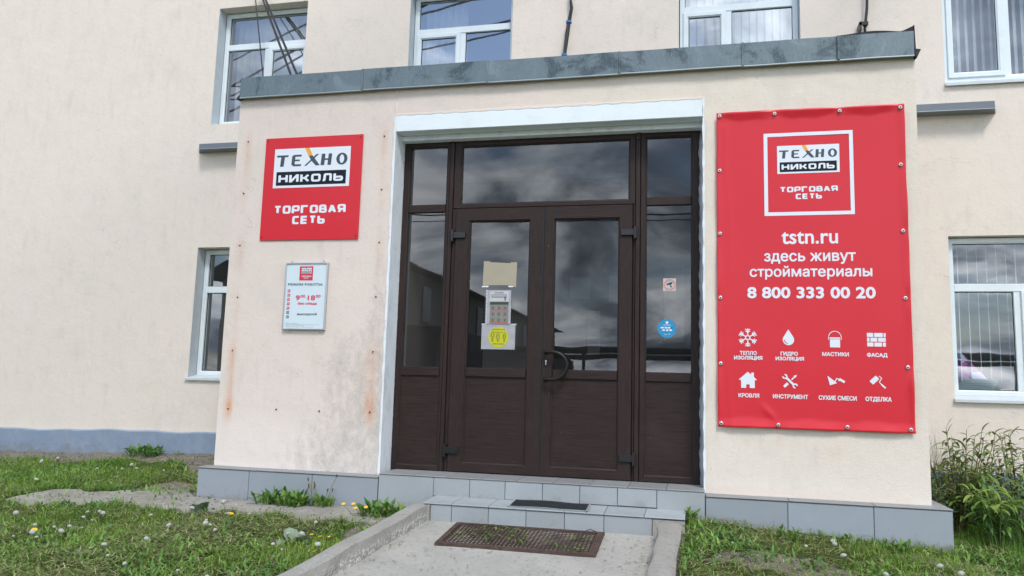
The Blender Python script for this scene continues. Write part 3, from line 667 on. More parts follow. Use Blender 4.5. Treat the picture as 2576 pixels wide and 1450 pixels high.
# grey boxes on the wall on either side of the porch
def wallbox(x0, x1, z0, z1, dep, cl, cr, label):
    t = thing('wall_box', label, 'metal box', ((x0+x1)/2, D, (z0+z1)/2), group='grey metal boxes on the wall')
    m = MB(); ox, oz = (x0+x1)/2, (z0+z1)/2
    a, b, c, d = x0-ox, x1-ox, z0-oz, z1-oz
    m.hexa([(a, -dep, c), (b, -dep, c), (b+cr, 0, c), (a-cl, 0, c), (a, -dep, d), (b, -dep, d), (b+cr, 0, d), (a-cl, 0, d)]); m.build('cover', M_greybox, t)
    m = MB(); m.box(a-.001, b+.001, -dep-.002, -dep+.001, c+.0, c+.004); m.build('edge_strip', M_lip, t)
wallbox(3.03, 4.16, 3.612, 3.69, .15, 0, .055, 'long grey metal box on the wall right of the porch')
wallbox(-4.62, -3.05, 3.58, 3.648, .15, .1, 0, 'short visible grey metal box on the wall left of the porch')

# ---------------------------------------------------------------- porch
P = thing('entrance_porch', 'peach plastered flat roofed porch with grey tiled base and dark double door', 'porch')
XL, XR, OL, OR, ZT = -3.006, 3.028, -1.382, 1.382, 3.257
xs = np.unique(np.round(np.concatenate([np.arange(XL, XR, .04), [XR, OL, OR]]), 4)); zs = np.unique(np.round(np.concatenate([np.arange(-.25, 3.62, .04), [3.62, ZT]]), 4))
X, Z = np.meshgrid(xs, zs); n_ = X.shape
Y = (pn(X, Z, 1.5, 21)-.5)*.006
Y = Y-.0+np.where(np.abs(X-OL) < .001, .004*np.sin(Z*41)-.002, 0)
V = np.stack([X, Y, Z], -1).reshape(-1, 3); ii = np.arange(n_[0]*n_[1]).reshape(n_)
cx = (X[:-1, :-1]+X[1:, 1:])/2; cz = (Z[:-1, :-1]+Z[1:, 1:])/2; keep = ~((cx > OL) & (cx < OR) & (cz < ZT))
FF = np.stack([ii[:-1, :-1], ii[:-1, 1:], ii[1:, 1:], ii[1:, :-1]], -1)[keep].tolist()
V = V.tolist()
def side(x, flip):
    b = len(V); zz = np.linspace(-.25, 3.62, 40)
    for z in zz: V.append([x, float((pn(np.array(x), np.array(z), 1.5, 21)-.5)*.006), float(z)]); V.append([x, D, float(z)])
    for k in range(len(zz)-1):
        q = (b+2*k, b+2*k+1, b+2*k+3, b+2*k+2); FF.append(q if flip else q[::-1])
side(XL, True); side(XR, False)
me = bpy.data.meshes.new('wall'); me.from_pydata(V, [], FF); me.materials.append(M_porch); me.update()
vx = np.array(V); vX, vZ = vx[:, 0], vx[:, 2]
g = lambda x, z, sx, sz: np.exp(-((vX-x)/sx)**2-((vZ-z)/sz)**2)
left = (vX < OL+.01)
mold = left*np.clip(.62*np.clip((vX+2.35)/.9, 0, 1)*np.clip((1.55-vZ)/1.2, 0, 1)+.55*g(-1.50, .35, .28, .4)+.5*g(-1.75, .15, .5, .25)+.5*g(-1.75, .95, .22, .3)+.55*g(-1.46, 1.3, .1, .5)+.28*g(-1.48, 2.3, .09, .9)
   + .30*np.clip((.45-vZ)/.45, 0, 1)*np.clip((vX+2.9)/.9, 0, 1)+.25*g(-2.97, 1.1, .07, .6)+.26*g(-2.2, 3.35, .5, .14)+.18*g(-1.5, 3.2, .2, .25), 0, 1)
mold = mold+(~left)*np.clip(.16*g(2.0, .08, .7, .06)+.12*g(2.2, 3.42, .8, .06), 0, 1)
rust = np.zeros_like(vX)
for (x, z, L, s) in ((-2.889, 3.072, .42, .42), (-2.9, 2.561, .16, .12), (-2.899, 2.054, .3, .30), (-2.884, 1.559, .5, .22), (-2.898, 1.058, .48, .6), (-2.9, .521, .1, .9), (-1.486, 3.061, .4, .38),
                     (-1.487, 2.556, .25, .16), (-1.485, 2.063, .3, .32), (-1.49, 1.564, .12, .1), (-1.494, 1.07, .5, .35), (-1.495, .536, .1, .75)):
    below = (vZ < z+.03); rust += 1.0*s*np.exp(-((vX-x)/.030)**2)*np.where(below, np.exp(-((z-vZ)/L)**2), np.exp(-((vZ-z)/.09)**2)*.75)
rust += .45*g(-2.9, .62, .03, .12)+.45*g(-1.51, .62, .05, .12)+.16*g(-1.53, .95, .08, .2)+.10*left*np.exp(-((vZ-.56)/.02)**2)*((vX > -2.9) & (vX < -2.2))+.14*(~left)*np.exp(-((vZ-.02)/.03)**2)*(vX < 2.9)+.13*g(2.37, .36, .1, .08)+.12*g(1.95, .45, .04, .1)
pale = np.clip(left*np.clip((.52-vZ)/.3, 0, 1)+.7*g(-2.6, .3, .5, .35)*left+.55*(~left)*np.clip((.9-vZ)/.9, 0, 1), 0, 1)
for nm, a in (('mold', mold), ('rust', np.clip(rust, 0, 1)), ('pale', pale)):
    q = me.attributes.new(nm, 'FLOAT', 'POINT'); q.data.foreach_set('value', a.astype(np.float32))
link('wall', me, P)
# reveals and lintel
mb = MB(); mc = MB(); zz = np.linspace(.0, 3.255, 64)
def wob(z, s): return .0035*math.sin(z*23+s)+.0025*math.sin(z*61+s)
for a, b in zip(zz[:-1], zz[1:]):
    mb.quad((OL+.012, -.003, a), (OL+.02, .30, a), (OL+.02, .30, b), (OL+.012, -.003, b))
    mb.quad((OL-.010+wob(a, 3), -.006, a), (OL+.012, -.006, a), (OL+.012, -.006, b), (OL-.010+wob(b, 3), -.006, b))
    mc.quad((OR-.012, .30, a), (OR-.004, -.003, a), (OR-.004, -.003, b), (OR-.012, .30, b))
    mc.quad((OR-.006+wob(a, 5), -.006, a), (OR+.010+wob(a, 2), -.006, a), (OR+.010+wob(b, 2), -.006, b), (OR-.006+wob(b, 5), -.006, b))
mb.quad((-1.40, .262, 0), (-1.35, .262, 0), (-1.35, .262, 3.1), (-1.40, .262, 3.1)); mc.quad((1.33, .262, 0), (1.40, .262, 0), (1.40, .262, 3.1), (1.33, .262, 3.1))
mb.build('door_reveal', M_reveal, P); mc.build('door_reveal', M_reveal, P)
mb = MB(); mb.bbox(-1.374, 1.376, -.004, .125, 3.097, 3.2575, .004); mb.build('lintel', M_lintel, P)
mb = MB(); mb.box(-1.379, 1.380, .135, .34, 3.05, 3.26); mb.box(-1.372, 1.372, .12, .14, 3.11, 3.2); mb.build('soffit', M_reveal, P)
mb = MB(); xx = np.linspace(OL-.005, OR+.01, 90)   # ragged plaster lip above the lintel
for a, b in zip(xx[:-1], xx[1:]):
    f = lambda x: ZT-.010+.004*math.sin(x*37)+.003*math.sin(x*91)
    mb.hexa([(a, -.007, f(a)+.004), (b, -.007, f(b)+.004), (b, .003, f(b)+.004), (a, .003, f(a)+.004), (a, -.004, ZT+.012), (b, -.004, ZT+.012), (b, .003, ZT+.012), (a, .003, ZT+.012)])
mb.build('plaster_lip', M_porch, P)
# coping of folded sheet steel, in overlapping panels
jx = [-2.985, -1.705, -.5, .684, 1.708, 2.455, 3.016]
for k, (a, b) in enumerate(zip(jx[:-1], jx[1:])):
    mb = MB(); yo = -.052-.0025*(k % 2); z0 = 3.497+.002*math.sin(k*2.4); z1 = 3.698+.003*math.sin(k*1.7)
    n = 10
    for i in range(n):
        u0, u1 = a+(b-a)*i/n-(.012 if i == 0 and k else 0), a+(b-a)*(i+1)/n
        f = lambda x: yo-.003*math.sin((x-a)/(b-a)*math.pi*2+k)
        mb.quad((u0, f(u0), z0+.006), (u1, f(u1), z0+.006), (u1, f(u1)-.002, z1), (u0, f(u0)-.002, z1), 0)
        mb.quad((u0, f(u0)-.002, z1), (u1, f(u1)-.002, z1), (u1, .25, z1+.045), (u0, .25, z1+.045), 0)
        mb.quad((u0, f(u0)-.007, z0-.004), (u1, f(u1)-.007, z0-.004), (u1, f(u1), z0+.006), (u0, f(u0), z0+.006), 1)
        mb.quad((u0, f(u0)+.012, z0-.004), (u1, f(u1)+.012, z0-.004), (u1, f(u1)-.007, z0-.004), (u0, f(u0)-.007, z0-.004), 1)
    if k: mb.bbox(a-.014, a+.004, yo-.011, yo+.004, z0+.002, z1+.002, .002)
    mb.build('coping_panel', [M_galv, M_lip], P)
mb = MB(); mb.box(-2.983, 3.013, -.040, .0, 3.515, 3.69); mb.hexa([(-3.02, -.06, 3.488), (-2.984, -.05, 3.493), (-2.984, .2, 3.493), (-3.02, .2, 3.488), (-2.992, -.045, 3.535), (-2.986, -.045, 3.697), (-2.986, .2, 3.74), (-2.992, .2, 3.54)]); mb.build('coping_core', M_bitumen, P)
# roof slab and felt
mb = MB(); mb.box(XL+.01, XR-.01, .02, D-.003, 3.55, 3.66); mb.build('roof', M_bitumen, P)
mb = MB(); xx = np.linspace(2.44, 3.02, 24)
for a, b in zip(xx[:-1], xx[1:]):
    f = lambda x: 3.706+.032*math.sin(max(0, min(1, (x-2.44)/.48))*math.pi)**1.3*(.3+.7*(x-2.44)/.58)+max(0, (x-2.93)/.09)*.042
    mb.quad((a, -.045, 3.66), (b, -.045, 3.66), (b, -.05, f(b)), (a, -.05, f(a))); mb.quad((a, -.05, f(a)), (b, -.05, f(b)), (b, .4, 3.67), (a, .4, 3.67))
mb.hexa([(3.017, -.055, 3.53), (3.03, -.05, 3.50), (3.03, .3, 3.50), (3.017, .3, 3.53), (3.017, -.057, 3.75), (3.024, -.05, 3.75), (3.024, .3, 3.72), (3.017, .3, 3.72)])
mb.hexa([(3.018, -.06, 3.505), (3.03, -.06, 3.47), (3.03, .1, 3.49), (3.018, .1, 3.50), (3.02, -.06, 3.55), (3.065, -.05, 3.545), (3.05, .1, 3.54), (3.02, .1, 3.545)])
mb.build('roof_felt', M_bitumen, P)
# anchor bolts left in the wall by an older sign
for (x, z) in ((-2.889, 3.072), (-2.9, 2.561), (-2.899, 2.054), (-2.884, 1.559), (-2.898, 1.058), (-2.9, .521), (-1.486, 3.061), (-1.487, 2.556), (-1.485, 2.063), (-1.49, 1.564), (-1.494, 1.07), (-1.495, .536), (-2.409, .53), (-1.982, .53)):
    m = MB(); m.tube([(x, .005, z), (x+.001, -.008, z-.001)], [.0075, .0065], 8); m.tube([(x+.001, -.007, z-.001), (x+.001, -.012, z-.001)], [.0045, .004], 6); m.build('bolt', M_rustbolt, P)

# ---- tiles of the base, threshold and step (each a piece)
def tile_obj(x0, x1, y0, y1, z0, z1, mat, c=.003, par=P, dy=0, rz=0):
    m = MB(); w2, d2, h2 = (x1-x0)/2, (y1-y0)/2, (z1-z0)/2; m.bbox(-w2, w2, -d2, d2, -h2, h2, c)
    o = m.build('tile', mat, par); o.location = ((x0+x1)/2, (y0+y1)/2, (z0+z1)/2); o.rotation_euler = (random.uniform(-.004, .004)+dy, random.uniform(-.0025, .0025), 0); return o
G = .0022
mb = MB(); mb.box(-3.045, -1.32, -.158, -.004, -.45, -.008); mb.box(1.392, 3.112, -.158, -.004, -.5, -.012)
mb.box(-1.3, 1.38, -.158, .30, -.45, .022); mb.box(-.74, 1.235, -.468, -.16, -.45, -.152)
mb.box(-3.045, -3.0, -.15, 1.79, -.45, -.012); mb.box(3.03, 3.112, -.15, 1.79, -.5, -.012)
mb.build('base', M_grout, P)
for a, b in ((-3.05, -2.537), (-2.537, -1.928), (-1.928, -1.316)): tile_obj(a+G, b-G, -.170, -.159, -.30, -.010, M_tile)
for a, b in ((1.388, 1.99), (1.99, 2.592), (2.592, 3.12)): tile_obj(a+G, b-G, -.170, -.159, -.42, -.014, M_tile)
for a, b in ((-3.055, -2.45), (-2.45, -1.9), (-1.9, -1.317)):    # cap tiles, sloping
    tile_obj(a+G, b-G, -.178, -.004, -.0075, .0015, M_captile)
for a, b in ((1.388, 2.0), (2.0, 2.6), (2.6, 3.126)): tile_obj(a+G, b-G, -.178, -.004, -.0095, -.0005, M_captile)
for y0, y1 in ((.0, .6), (.6, 1.2), (1.2, 1.79)):
    tile_obj(3.03, 3.126, y0+G, y1-G, -.0095, -.0005, M_captile); tile_obj(3.113, 3.124, y0-(.16 if y0 == 0 else 0)+G, y1-G, -.45, -.012, M_tile); tile_obj(-3.057, -3.046, y0-(.16 if y0 == 0 else 0)+G, y1-G, -.4, -.010, M_tile)
rj = [-1.312, -.82, -.506, -.205, .106, .41, .71, 1.017, 1.385]
for k, (a, b) in enumerate(zip(rj[:-1], rj[1:])):
    lo = -.32 if k in (0,) else (-.30 if k == 7 else -.128+.002*k)
    tile_obj(a+G, b-G, -.171, -.159, lo, .021, M_steptile)
for k in range(9):
    a = -1.31+k*.3; b = min(a+.3, 1.384)
    if b-a > .02: tile_obj(a+G, b-G, -.176, .215, .0235, .033, M_captile)
tj = [-.80, -.56, -.26, .04, .34, .64, .94, 1.24]
for k, (a, b) in enumerate(zip(tj[:-1], tj[1:])):
    o = tile_obj(a+G, b-G, -.490, -.172, -.147, -.138, M_steptile); o.rotation_euler.x = .05; o.location.z += .008
lj = [-.735, -.56, -.26, .04, .34, .64, 1.0]
for a, b in zip(lj[:-1], lj[1:]): tile_obj(a+G, b-G, -.480, -.469, -.30, -.151, M_steptile)
mb = MB(); mb.hexa([(-.86, -.55, -.3), (-.737, -.50, -.3), (-.737, -.2, -.3), (-.86, -.2, -.3), (-.86, -.56, -.172), (-.737, -.50, -.15), (-.737, -.2, -.138), (-.82, -.2, -.142)])
mb.build('mortar_corner', M_kerb, P); mb = MB(); mb.hexa([(1.003, -.50, -.32), (1.236, -.585, -.32), (1.236, -.2, -.32), (1.003, -.2, -.32), (1.003, -.478, -.155), (1.236, -.50, -.158), (1.236, -.2, -.15), (1.003, -.2, -.15)]); mb.build('mortar_corner', M_kerb, P)

# ---- door set: frame with sidelights and transom, two leaves
FY = .22
DF = MB()
ring(DF, -1.362, -.905, .034, 3.058, .055, .035, .048, .055, FY, FY+.07, .005, 0, 1)
ring(DF, .848, 1.340, .034, 3.062, .052, .058, .058, .060, FY, FY+.07, .005, 0, 1)
DF.bbox(-1.305, -.940, FY+.002, FY+.065, 2.382, 2.455, .004, 1); DF.bbox(-1.305, -.940, FY+.002, FY+.065, .872, .950, .004, 1)
DF.bbox(.900, 1.280, FY+.002, FY+.065, 2.396, 2.468, .004, 1); DF.bbox(.900, 1.280, FY+.002, FY+.065, .870, .945, .004, 1)
DF.bbox(-.903, -.868, FY-.012, FY+.07, .034, 3.062, .003, 0); DF.bbox(.808, .846, FY-.012, FY+.07, .034, 2.985, .003, 0); DF.bbox(.806, .848, FY-.018, FY+.07, 2.987, 3.062, .003, 0)
ring(DF, -.866, .806, 2.41, 3.058, .075, .060, .048, .062, FY, FY+.07, .005, 0, 1)
DF.bbox(-.866, -.832, FY+.004, FY+.07, .034, 2.408, .003, 0); DF.bbox(.787, .806, FY+.004, FY+.07, .034, 2.408, .003, 0)
for q in (-1.20, -1.07, 1.02, 1.17): DF.box(q-.016, q+.016, FY-.003, FY+.002, .048, .055, 2)
frame = DF.build('door_frame', WOOD+[M_gasket], P)
mb = MB(); xx = np.linspace(-1.372, 1.362, 120)    # ragged dark mastic round the frame
for a, b in zip(xx[:-1], xx[1:]):
    f = lambda x: 3.064+.008*math.sin(x*19)+.006*math.sin(x*53+1)+.004*math.sin(x*131)
    mb.quad((a, FY+.004, 3.03), (b, FY+.004, 3.03), (b, FY+.004, f(b)), (a, FY+.004, f(a)))
zz = np.linspace(.03, 3.07, 120)
for a, b in zip(zz[:-1], zz[1:]):
    f = lambda z: 1.348+.004*math.sin(z*17)+.003*math.sin(z*59); h_ = lambda z: -1.366-.003*math.sin(z*21)-.002*math.sin(z*71)
    mb.quad((1.335, FY+.003, a), (f(a), FY+.003, a), (f(b), FY+.003, b), (1.335, FY+.003, b)); mb.quad((h_(a), FY+.003, a), (-1.355, FY+.003, a), (-1.355, FY+.003, b), (h_(b), FY+.003, b))
mb.build('mastic', M_foam, frame)
def glaze(par, x0, x1, z0, z1, y):
    m = MB(); m.quad((x0, y, z0), (x1, y, z0), (x1, y, z1), (x0, y, z1)); m.build('glass_pane', M_doorglass, par)
    g = MB(); ring(g, x0-.003, x1+.003, z0-.003, z1+.003, .007, .007, .007, .007, y-.006, y+.002, .001, 0, 0, .001); g.build('gasket', M_gasket, par)
def panel(par, x0, x1, z0, z1, y):
    m = MB(); m.quad((x0, y, z0), (x1, y, z0), (x1, y, z1), (x0, y, z1)); m.quad((x0, y+.02, z0), (x0, y+.02, z1), (x1, y+.02, z1), (x1, y+.02, z0)); m.build('panel', M_wh, par)
glaze(frame, -1.306, -.942, 2.455, 3.002, FY+.026); glaze(frame, -1.306, -.942, .950, 2.382, FY+.026); panel(frame, -1.307, -.941, .080, .872, FY+.018)
glaze(frame, .901, 1.281, 2.468, 3.001, FY+.026); glaze(frame, .901, 1.281, .945, 2.396, FY+.026); panel(frame, .900, 1.282, .092, .870, FY+.018)
glaze(frame, -.79, .745, 2.459, 2.995, FY+.026)
def leaf(x0, x1, gx0, gx1, z0, z1, hinge_right):
    m = MB(); yf, yb = FY-.020, FY+.05
    ring(m, x0, x1, z0, z1, gx0-x0, x1-gx1, .125-z0, z1-2.281, yf, yb, .006, 0, 1); m.bbox(gx0+.001, gx1-.001, yf+.004, yb-.003, .872, .950, .005, 1)
    L = m.build('door_leaf', WOOD, P); glaze(L, gx0, gx1, .950, 2.281, yf+.030); panel(L, gx0, gx1, .125, .872, yf+.022)
    s = 1 if hinge_right else -1; xe = x1 if hinge_right else x0
    for zc in (2.155, .222):
        m = MB(); a, b = sorted((xe-s*.100, xe+s*.012)); m.bbox(a, b, yf-.020, yf+.0, zc-.028, zc+.030, .003)
        a, b = sorted((xe+s*.012, xe+s*.036)); m.bbox(a, b, yf-.028, yf+.02, zc-.055, zc+.045, .003); m.tube([(xe+s*.018, yf-.018, zc-.06), (xe+s*.018, yf-.018, zc+.052)], .009, 8); m.build('hinge', M_darkmetal, L)
    return L
LL = leaf(-.829, -.006, -.687, -.137, .038, 2.404, False); LR = leaf(.0, .784, .100, .662, .038, 2.404, True)
m = MB(); m.bbox(-.012, .004, FY-.024, FY-.01, .04, 2.40, .002); m.build('meeting_strip', M_gasket, LL)
# pull handle: a D-shaped bow
m = MB(); hp = []; yf = FY-.020
for k in range(25):
    a = -math.pi/2+math.pi*k/24; hp.append((.105+.135*math.cos(a), yf-.062, .984+.118*math.sin(a)))
hp = [(.045, yf-.002, .866), (.045, yf-.045, .866), (.052, yf-.060, .866)]+hp+[(.052, yf-.060, 1.102), (.045, yf-.045, 1.102), (.045, yf-.002, 1.102)]
m.tube(hp, .0155, 12)
for z in (.866, 1.102): m.tube([(.045, yf-.001, z), (.045, yf-.008, z)], .021, 14)
m.build('handle', M_handle, LR, smooth=True)
m = MB(); m.bbox(.028, .060, yf-.006, yf+.001, .972, 1.044, .006); m.build('lock_plate', M_darkmetal, LR)
m = MB(); m.disc(.044, yf-.009, 1.022, .0085, 16, .004); m.box(.0405, .0475, yf-.009, yf-.003, .992, 1.02); m.build('lock_cylinder', M_steel, LR)
# dim lobby behind the doors
mb = MB(); x0, x1, y0, y1, z0, z1 = -1.36, 1.34, .31, 1.76, .033, 3.08
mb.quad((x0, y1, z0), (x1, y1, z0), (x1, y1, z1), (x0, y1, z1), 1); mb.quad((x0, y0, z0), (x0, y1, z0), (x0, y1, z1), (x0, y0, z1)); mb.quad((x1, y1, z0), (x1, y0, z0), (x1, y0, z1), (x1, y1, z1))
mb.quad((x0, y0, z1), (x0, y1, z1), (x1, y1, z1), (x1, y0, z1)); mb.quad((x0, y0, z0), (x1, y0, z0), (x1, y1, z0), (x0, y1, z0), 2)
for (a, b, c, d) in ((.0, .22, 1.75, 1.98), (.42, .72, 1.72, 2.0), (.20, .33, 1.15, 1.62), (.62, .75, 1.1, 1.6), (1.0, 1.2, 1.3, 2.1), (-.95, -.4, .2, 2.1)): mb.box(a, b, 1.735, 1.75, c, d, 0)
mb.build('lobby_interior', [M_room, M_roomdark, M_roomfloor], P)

# ---------------------------------------------------------------- signs
def techno(mb, x0, x1, z0, z1, y, mi=0, mo=1):
    """ТЕХНО in flared capitals; the upper left arm of the X runs on as an orange stroke to the top of the plate"""
    out_ = mb; mb = MB()
    H = z1-z0; u = (x1-x0); cw = u*.16
    c = [x0+u*f for f in (.07, .275, .49, .70, .925)]
    sl = .04*H
    def slab(p): mb.poly([(a, y, b) for a, b in p], mi)
    a = c[0]; slab([(a-cw*.52, z1-.17*H), (a+cw*.5, z1-.17*H), (a+cw*.56, z1), (a-cw*.52, z1)]); mb.poly([(a-cw*.20, y-.0002, z0), (a+cw*.13, y-.0002, z0), (a+cw*.22, y-.0002, z1-.1*H), (a-cw*.12, y-.0002, z1-.1*H)], mi)
    a = c[1]
    stroke(mb, _c([(a+cw*.45, z1-.08*H), (a-cw*.28, z1-.08*H), (a-cw*.3, z0+.08*H), (a+cw*.45, z0+.08*H)], .1*H), .17*H, y, mi); stroke(mb, [(a-cw*.3, z0+.1*H), (a-cw*.26, z1-.1*H)], .3*cw, y-.0004, mi); mb.poly([(a-cw*.25, y-.0002, z0+.44*H), (a+cw*.3, y-.0002, z0+.44*H), (a+cw*.32, y-.0002, z0+.58*H), (a-cw*.25, y-.0002, z0+.58*H)], mi)
    a = c[2]; mb.poly([(a-.04*cw, y-.0003, z0+.5*H), (a+.42*cw, y-.0003, z0), (a+.80*cw, y-.0003, z0), (a+.1*cw, y-.0003, z1-.1*H), (a-.25*cw, y-.0003, z1-.1*H)], mi)
    slab([(a-.62*cw, z0), (a-.42*cw, z0), (a+.68*cw, z1), (a+.46*cw, z1)])
    a = c[3]; mb.poly([(a-cw*.45, y, z0), (a-cw*.12, y, z0), (a-cw*.05, y, z1), (a-cw*.38, y, z1)], mi); mb.poly([(a+cw*.17, y, z0), (a+cw*.48, y, z0), (a+cw*.55, y, z1), (a+cw*.24, y, z1)], mi); mb.poly([(a-cw*.1, y-.0002, z0+.44*H), (a+cw*.24, y-.0002, z0+.44*H), (a+cw*.26, y-.0002, z0+.58*H), (a-cw*.1, y-.0002, z0+.58*H)], mi)
    a = c[4]; n = 24; OO = [(a+.5*cw*math.cos(2*math.pi*k/n)+.03*cw, z0+H*.5+.52*H*math.sin(2*math.pi*k/n)) for k in range(n)]; II = [(a+.2*cw*math.cos(2*math.pi*k/n)+.03*cw, z0+H*.5+.37*H*math.sin(2*math.pi*k/n)) for k in range(n)]
    for k in range(n): j = (k+1) % n; mb.quad((OO[k][0], y, OO[k][1]), (OO[j][0], y, OO[j][1]), (II[j][0], y, II[j][1]), (II[k][0], y, II[k][1]), mi)
    unify(out_, flatpolys(mb), y, H/26, 0, mi)
def logo(par, x0, x1, z0, z1, y, dark=M_greyprint, slash=True):
    """white plate with grey word above a black bar with a white word"""
    W, H = x1-x0, z1-z0
    m = MB(); m.quad((x0, y, z0), (x1, y, z0), (x1, y, z1), (x0, y, z1)); m.build('logo_plate', M_wprint, par)
    m = MB(); m.quad((x0+.04*W, y-.001, z0+.062*H), (x1-.045*W, y-.001, z0+.062*H), (x1-.045*W, y-.001, z0+.41*H), (x0+.04*W, y-.001, z0+.41*H)); m.build('logo_bar', M_blackprint, par)
    m = MB(); techno(m, x0+.045*W, x1-.045*W, z0+.545*H, z0+.835*H, y-.001); m.build('lettering', dark, par)
    m = MB(); a = x0+.045*W+.91*W*.49; cw = .91*W*.16
    m.poly([(a-.26*cw, y-.0016, z0+.80*H), (a+.12*cw, y-.0016, z0+.80*H), (a-.22*cw, y-.0016, z1), (a-.62*cw, y-.0016, z1)]); m.build('logo_slash', M_orange if slash else dark, par)
    m = MB(); wide_text(m, 'НИКОЛЬ', x0+.07*W, x1-.08*W, z0+.135*H, z0+.335*H, y-.002, .25, .24); m.build('lettering', M_wprint, par)

S = thing('shop_sign', 'square red sign left of the door with a white logo plate and two words below', 'sign', (-2.19, 0, 2.59))
def addto(root, n0):   # parts built in world coordinates after n0 are moved under the root's frame
    for o in list(bpy.data.objects):
        if o.parent == root: o.location = o.location-root.location
def subroot(root):
    for o in bpy.data.objects:
        if o.parent == root and not o.get('_m'): o.location = o.location-root.location; o['_m'] = 1
mb = MB(); mb.bbox(-2.69, -1.69, -.014, -.006, 2.096, 3.087, .001); mb.build('panel', M_redsign, S)
logo(S, -2.587, -1.807, 2.596, 2.977, -.0155)
m = MB(); wide_text(m, 'ТОРГОВАЯ', -2.56, -1.826, 2.347, 2.425, -.0155, .24, .20); m.build('lettering', M_wprint, S); m = MB(); wide_text(m, 'СЕТЬ', -2.362, -2.03, 2.245, 2.323, -.0155, .24, .20); m.build('lettering', M_wprint, S)
for (x, z) in ((-2.665, 3.06), (-1.715, 3.06), (-2.665, 2.125), (-1.715, 2.125)):
    m = MB(); m.disc(x, -.0175, z, .007, 12, .004); m.build('screw', M_rustbolt, S)
subroot(S)

H = thing('opening_hours_board', 'small white opening hours board in an aluminium frame below the square red sign', 'board', (-2.178, 0, 1.567))
bx0, bx1, bz0, bz1 = -2.39, -1.966, 1.256, 1.878; yb_ = -.022
U = lambda u: bx0+(bx1-bx0)*u
Vv = lambda v: bz1-(bz1-bz0)*v
mb = MB(); ring(mb, bx0, bx1, bz0, bz1, .014, .014, .014, .014, -.032, -.004, .004, 0, 0, .004); mb.build('frame', M_alu, H)
mb = MB(); mb.box(bx0+.012, bx1-.012, yb_, -.006, bz0+.012, bz1-.012); mb.build('board_face', M_boardface, H)
mb = MB(); mb.quad((U(.335), yb_-.001, Vv(.267)), (U(.655), yb_-.001, Vv(.267)), (U(.655), yb_-.001, Vv(.055)), (U(.335), yb_-.001, Vv(.055))); mb.build('logo_square', M_redprint, H)
logo(H, U(.385), U(.62), Vv(.165), Vv(.08), yb_-.002, slash=False)
m = MB(); wide_text(m, 'ТОРГОВАЯ', U(.385), U(.62), Vv(.215), Vv(.195), yb_-.0025, .22, .4); m.build('lettering', M_wprint, H); m = MB(); wide_text(m, 'СЕТЬ', U(.445), U(.555), Vv(.24), Vv(.222), yb_-.0025, .22, .4); m.build('lettering', M_wprint, H)
m = MB(); text_faces(m, 'РЕЖИМ РАБОТЫ:', U(.075), U(.90), Vv(.345), Vv(.307), yb_-.001, .05); m.build('lettering', M_slate, H); m = MB(); text_faces(m, 'выходной', U(.335), U(.80), Vv(.790), Vv(.748), yb_-.001, .05); m.build('lettering', M_slate, H)
for s, v, w_ in (('ООО «ТТС ТехноНИКОЛЬ»', .905, .30), ('Юридический адрес: 129284, г. Москва, Ленинградский пр-т, д. 37А, стр. 1,', .922, .82), ('этаж 8, пом. 1, комнаты 2,3,4,6,8а и 9б', .940, .43), ('Фактический адрес: 300045, г. Тула, Калужское шоссе, д. 36', .957, .67)):
    m = MB(); text_faces(m, s, U(.08), U(.08+w_), Vv(v+.006), Vv(v-.006), yb_-.001, 0); m.build('lettering', M_slate, H)
for s, u0, u1, v0, v1 in (('9', .278, .378, .565, .488), ('00', .388, .502, .525, .480), ('–', .511, .548, .532, .524), ('18', .566, .740, .565, .488), ('00', .750, .866, .525, .480), ('без обеда', .335, .785, .636, .590)):
    m = MB(); text_faces(m, s, U(u0), U(u1), Vv(v0), Vv(v1), yb_-.001, .05); m.build('lettering', M_redprint, H)
for k, s in enumerate(('Пн', 'Вт', 'Ср', 'Чт', 'Пт', 'Сб', 'Вс')):
    v = .402+.0645*k; m = MB(); m.quad((U(.075), yb_-.001, Vv(v+.042)), (U(.142), yb_-.001, Vv(v+.042)), (U(.142), yb_-.001, Vv(v)), (U(.075), yb_-.001, Vv(v))); m.build('day_box', M_redprint if k < 5 else M_slate, H)
    m = MB(); text_faces(m, s, U(.082), U(.135), Vv(v+.034), Vv(v+.009), yb_-.002, .02); m.build('lettering', M_wprint, H)
for x, z, s in ((U(.12), bz1, 1), (U(.88), bz1, 1), (U(.12), bz0, -1), (U(.88), bz0, -1)):
    m = MB(); m.bbox(x-.009, x+.009, -.012, -.004, min(z, z+s*.022), max(z, z+s*.022), .003); m.tube([(x, -.012, z+s*.014), (x, -.017, z+s*.014)], .005, 8); m.build('clip', M_alu, H)
subroot(H)

B = thing('banner', 'tall red vinyl banner with phone number and eight icons right of the door', 'banner', (2.21, 0, 1.82))
bl, br, bb, bt = 1.488, 2.931, .525, 3.109
gx_ = np.linspace(bl, br, 90); gz_ = np.linspace(bb, bt, 160); X, Z = np.meshgrid(gx_, gz_)
grL = [(1.512, z) for z in (2.616, 2.085, 1.556, 1.024)]; grR = [(2.892, z) for z in (2.614, 2.083, 1.554, 1.022)]; grT = [(1.514, 3.081), (1.951, 3.078), (2.452, 3.075), (2.902, 3.080)]; grB = [(1.512, .551), (1.944, .553), (2.448, .555), (2.897, .552)]
GR = grL+grR+grT+grB
gd = np.min([np.hypot((X-a), (Z-b)) for a, b in GR], 0); pin = np.exp(-(gd/.07)**2)
dt, db, dl, dr = bt-Z, Z-bb, X-bl, br-X
sc_t = .055+.022*np.abs(np.sin((X-1.514)/(.45)*math.pi))+.006*np.sin(X*31); sc_b = .055+.020*np.abs(np.sin((X-1.512)/.45*math.pi))+.005*np.sin(X*27)
Y = -.014+0*X
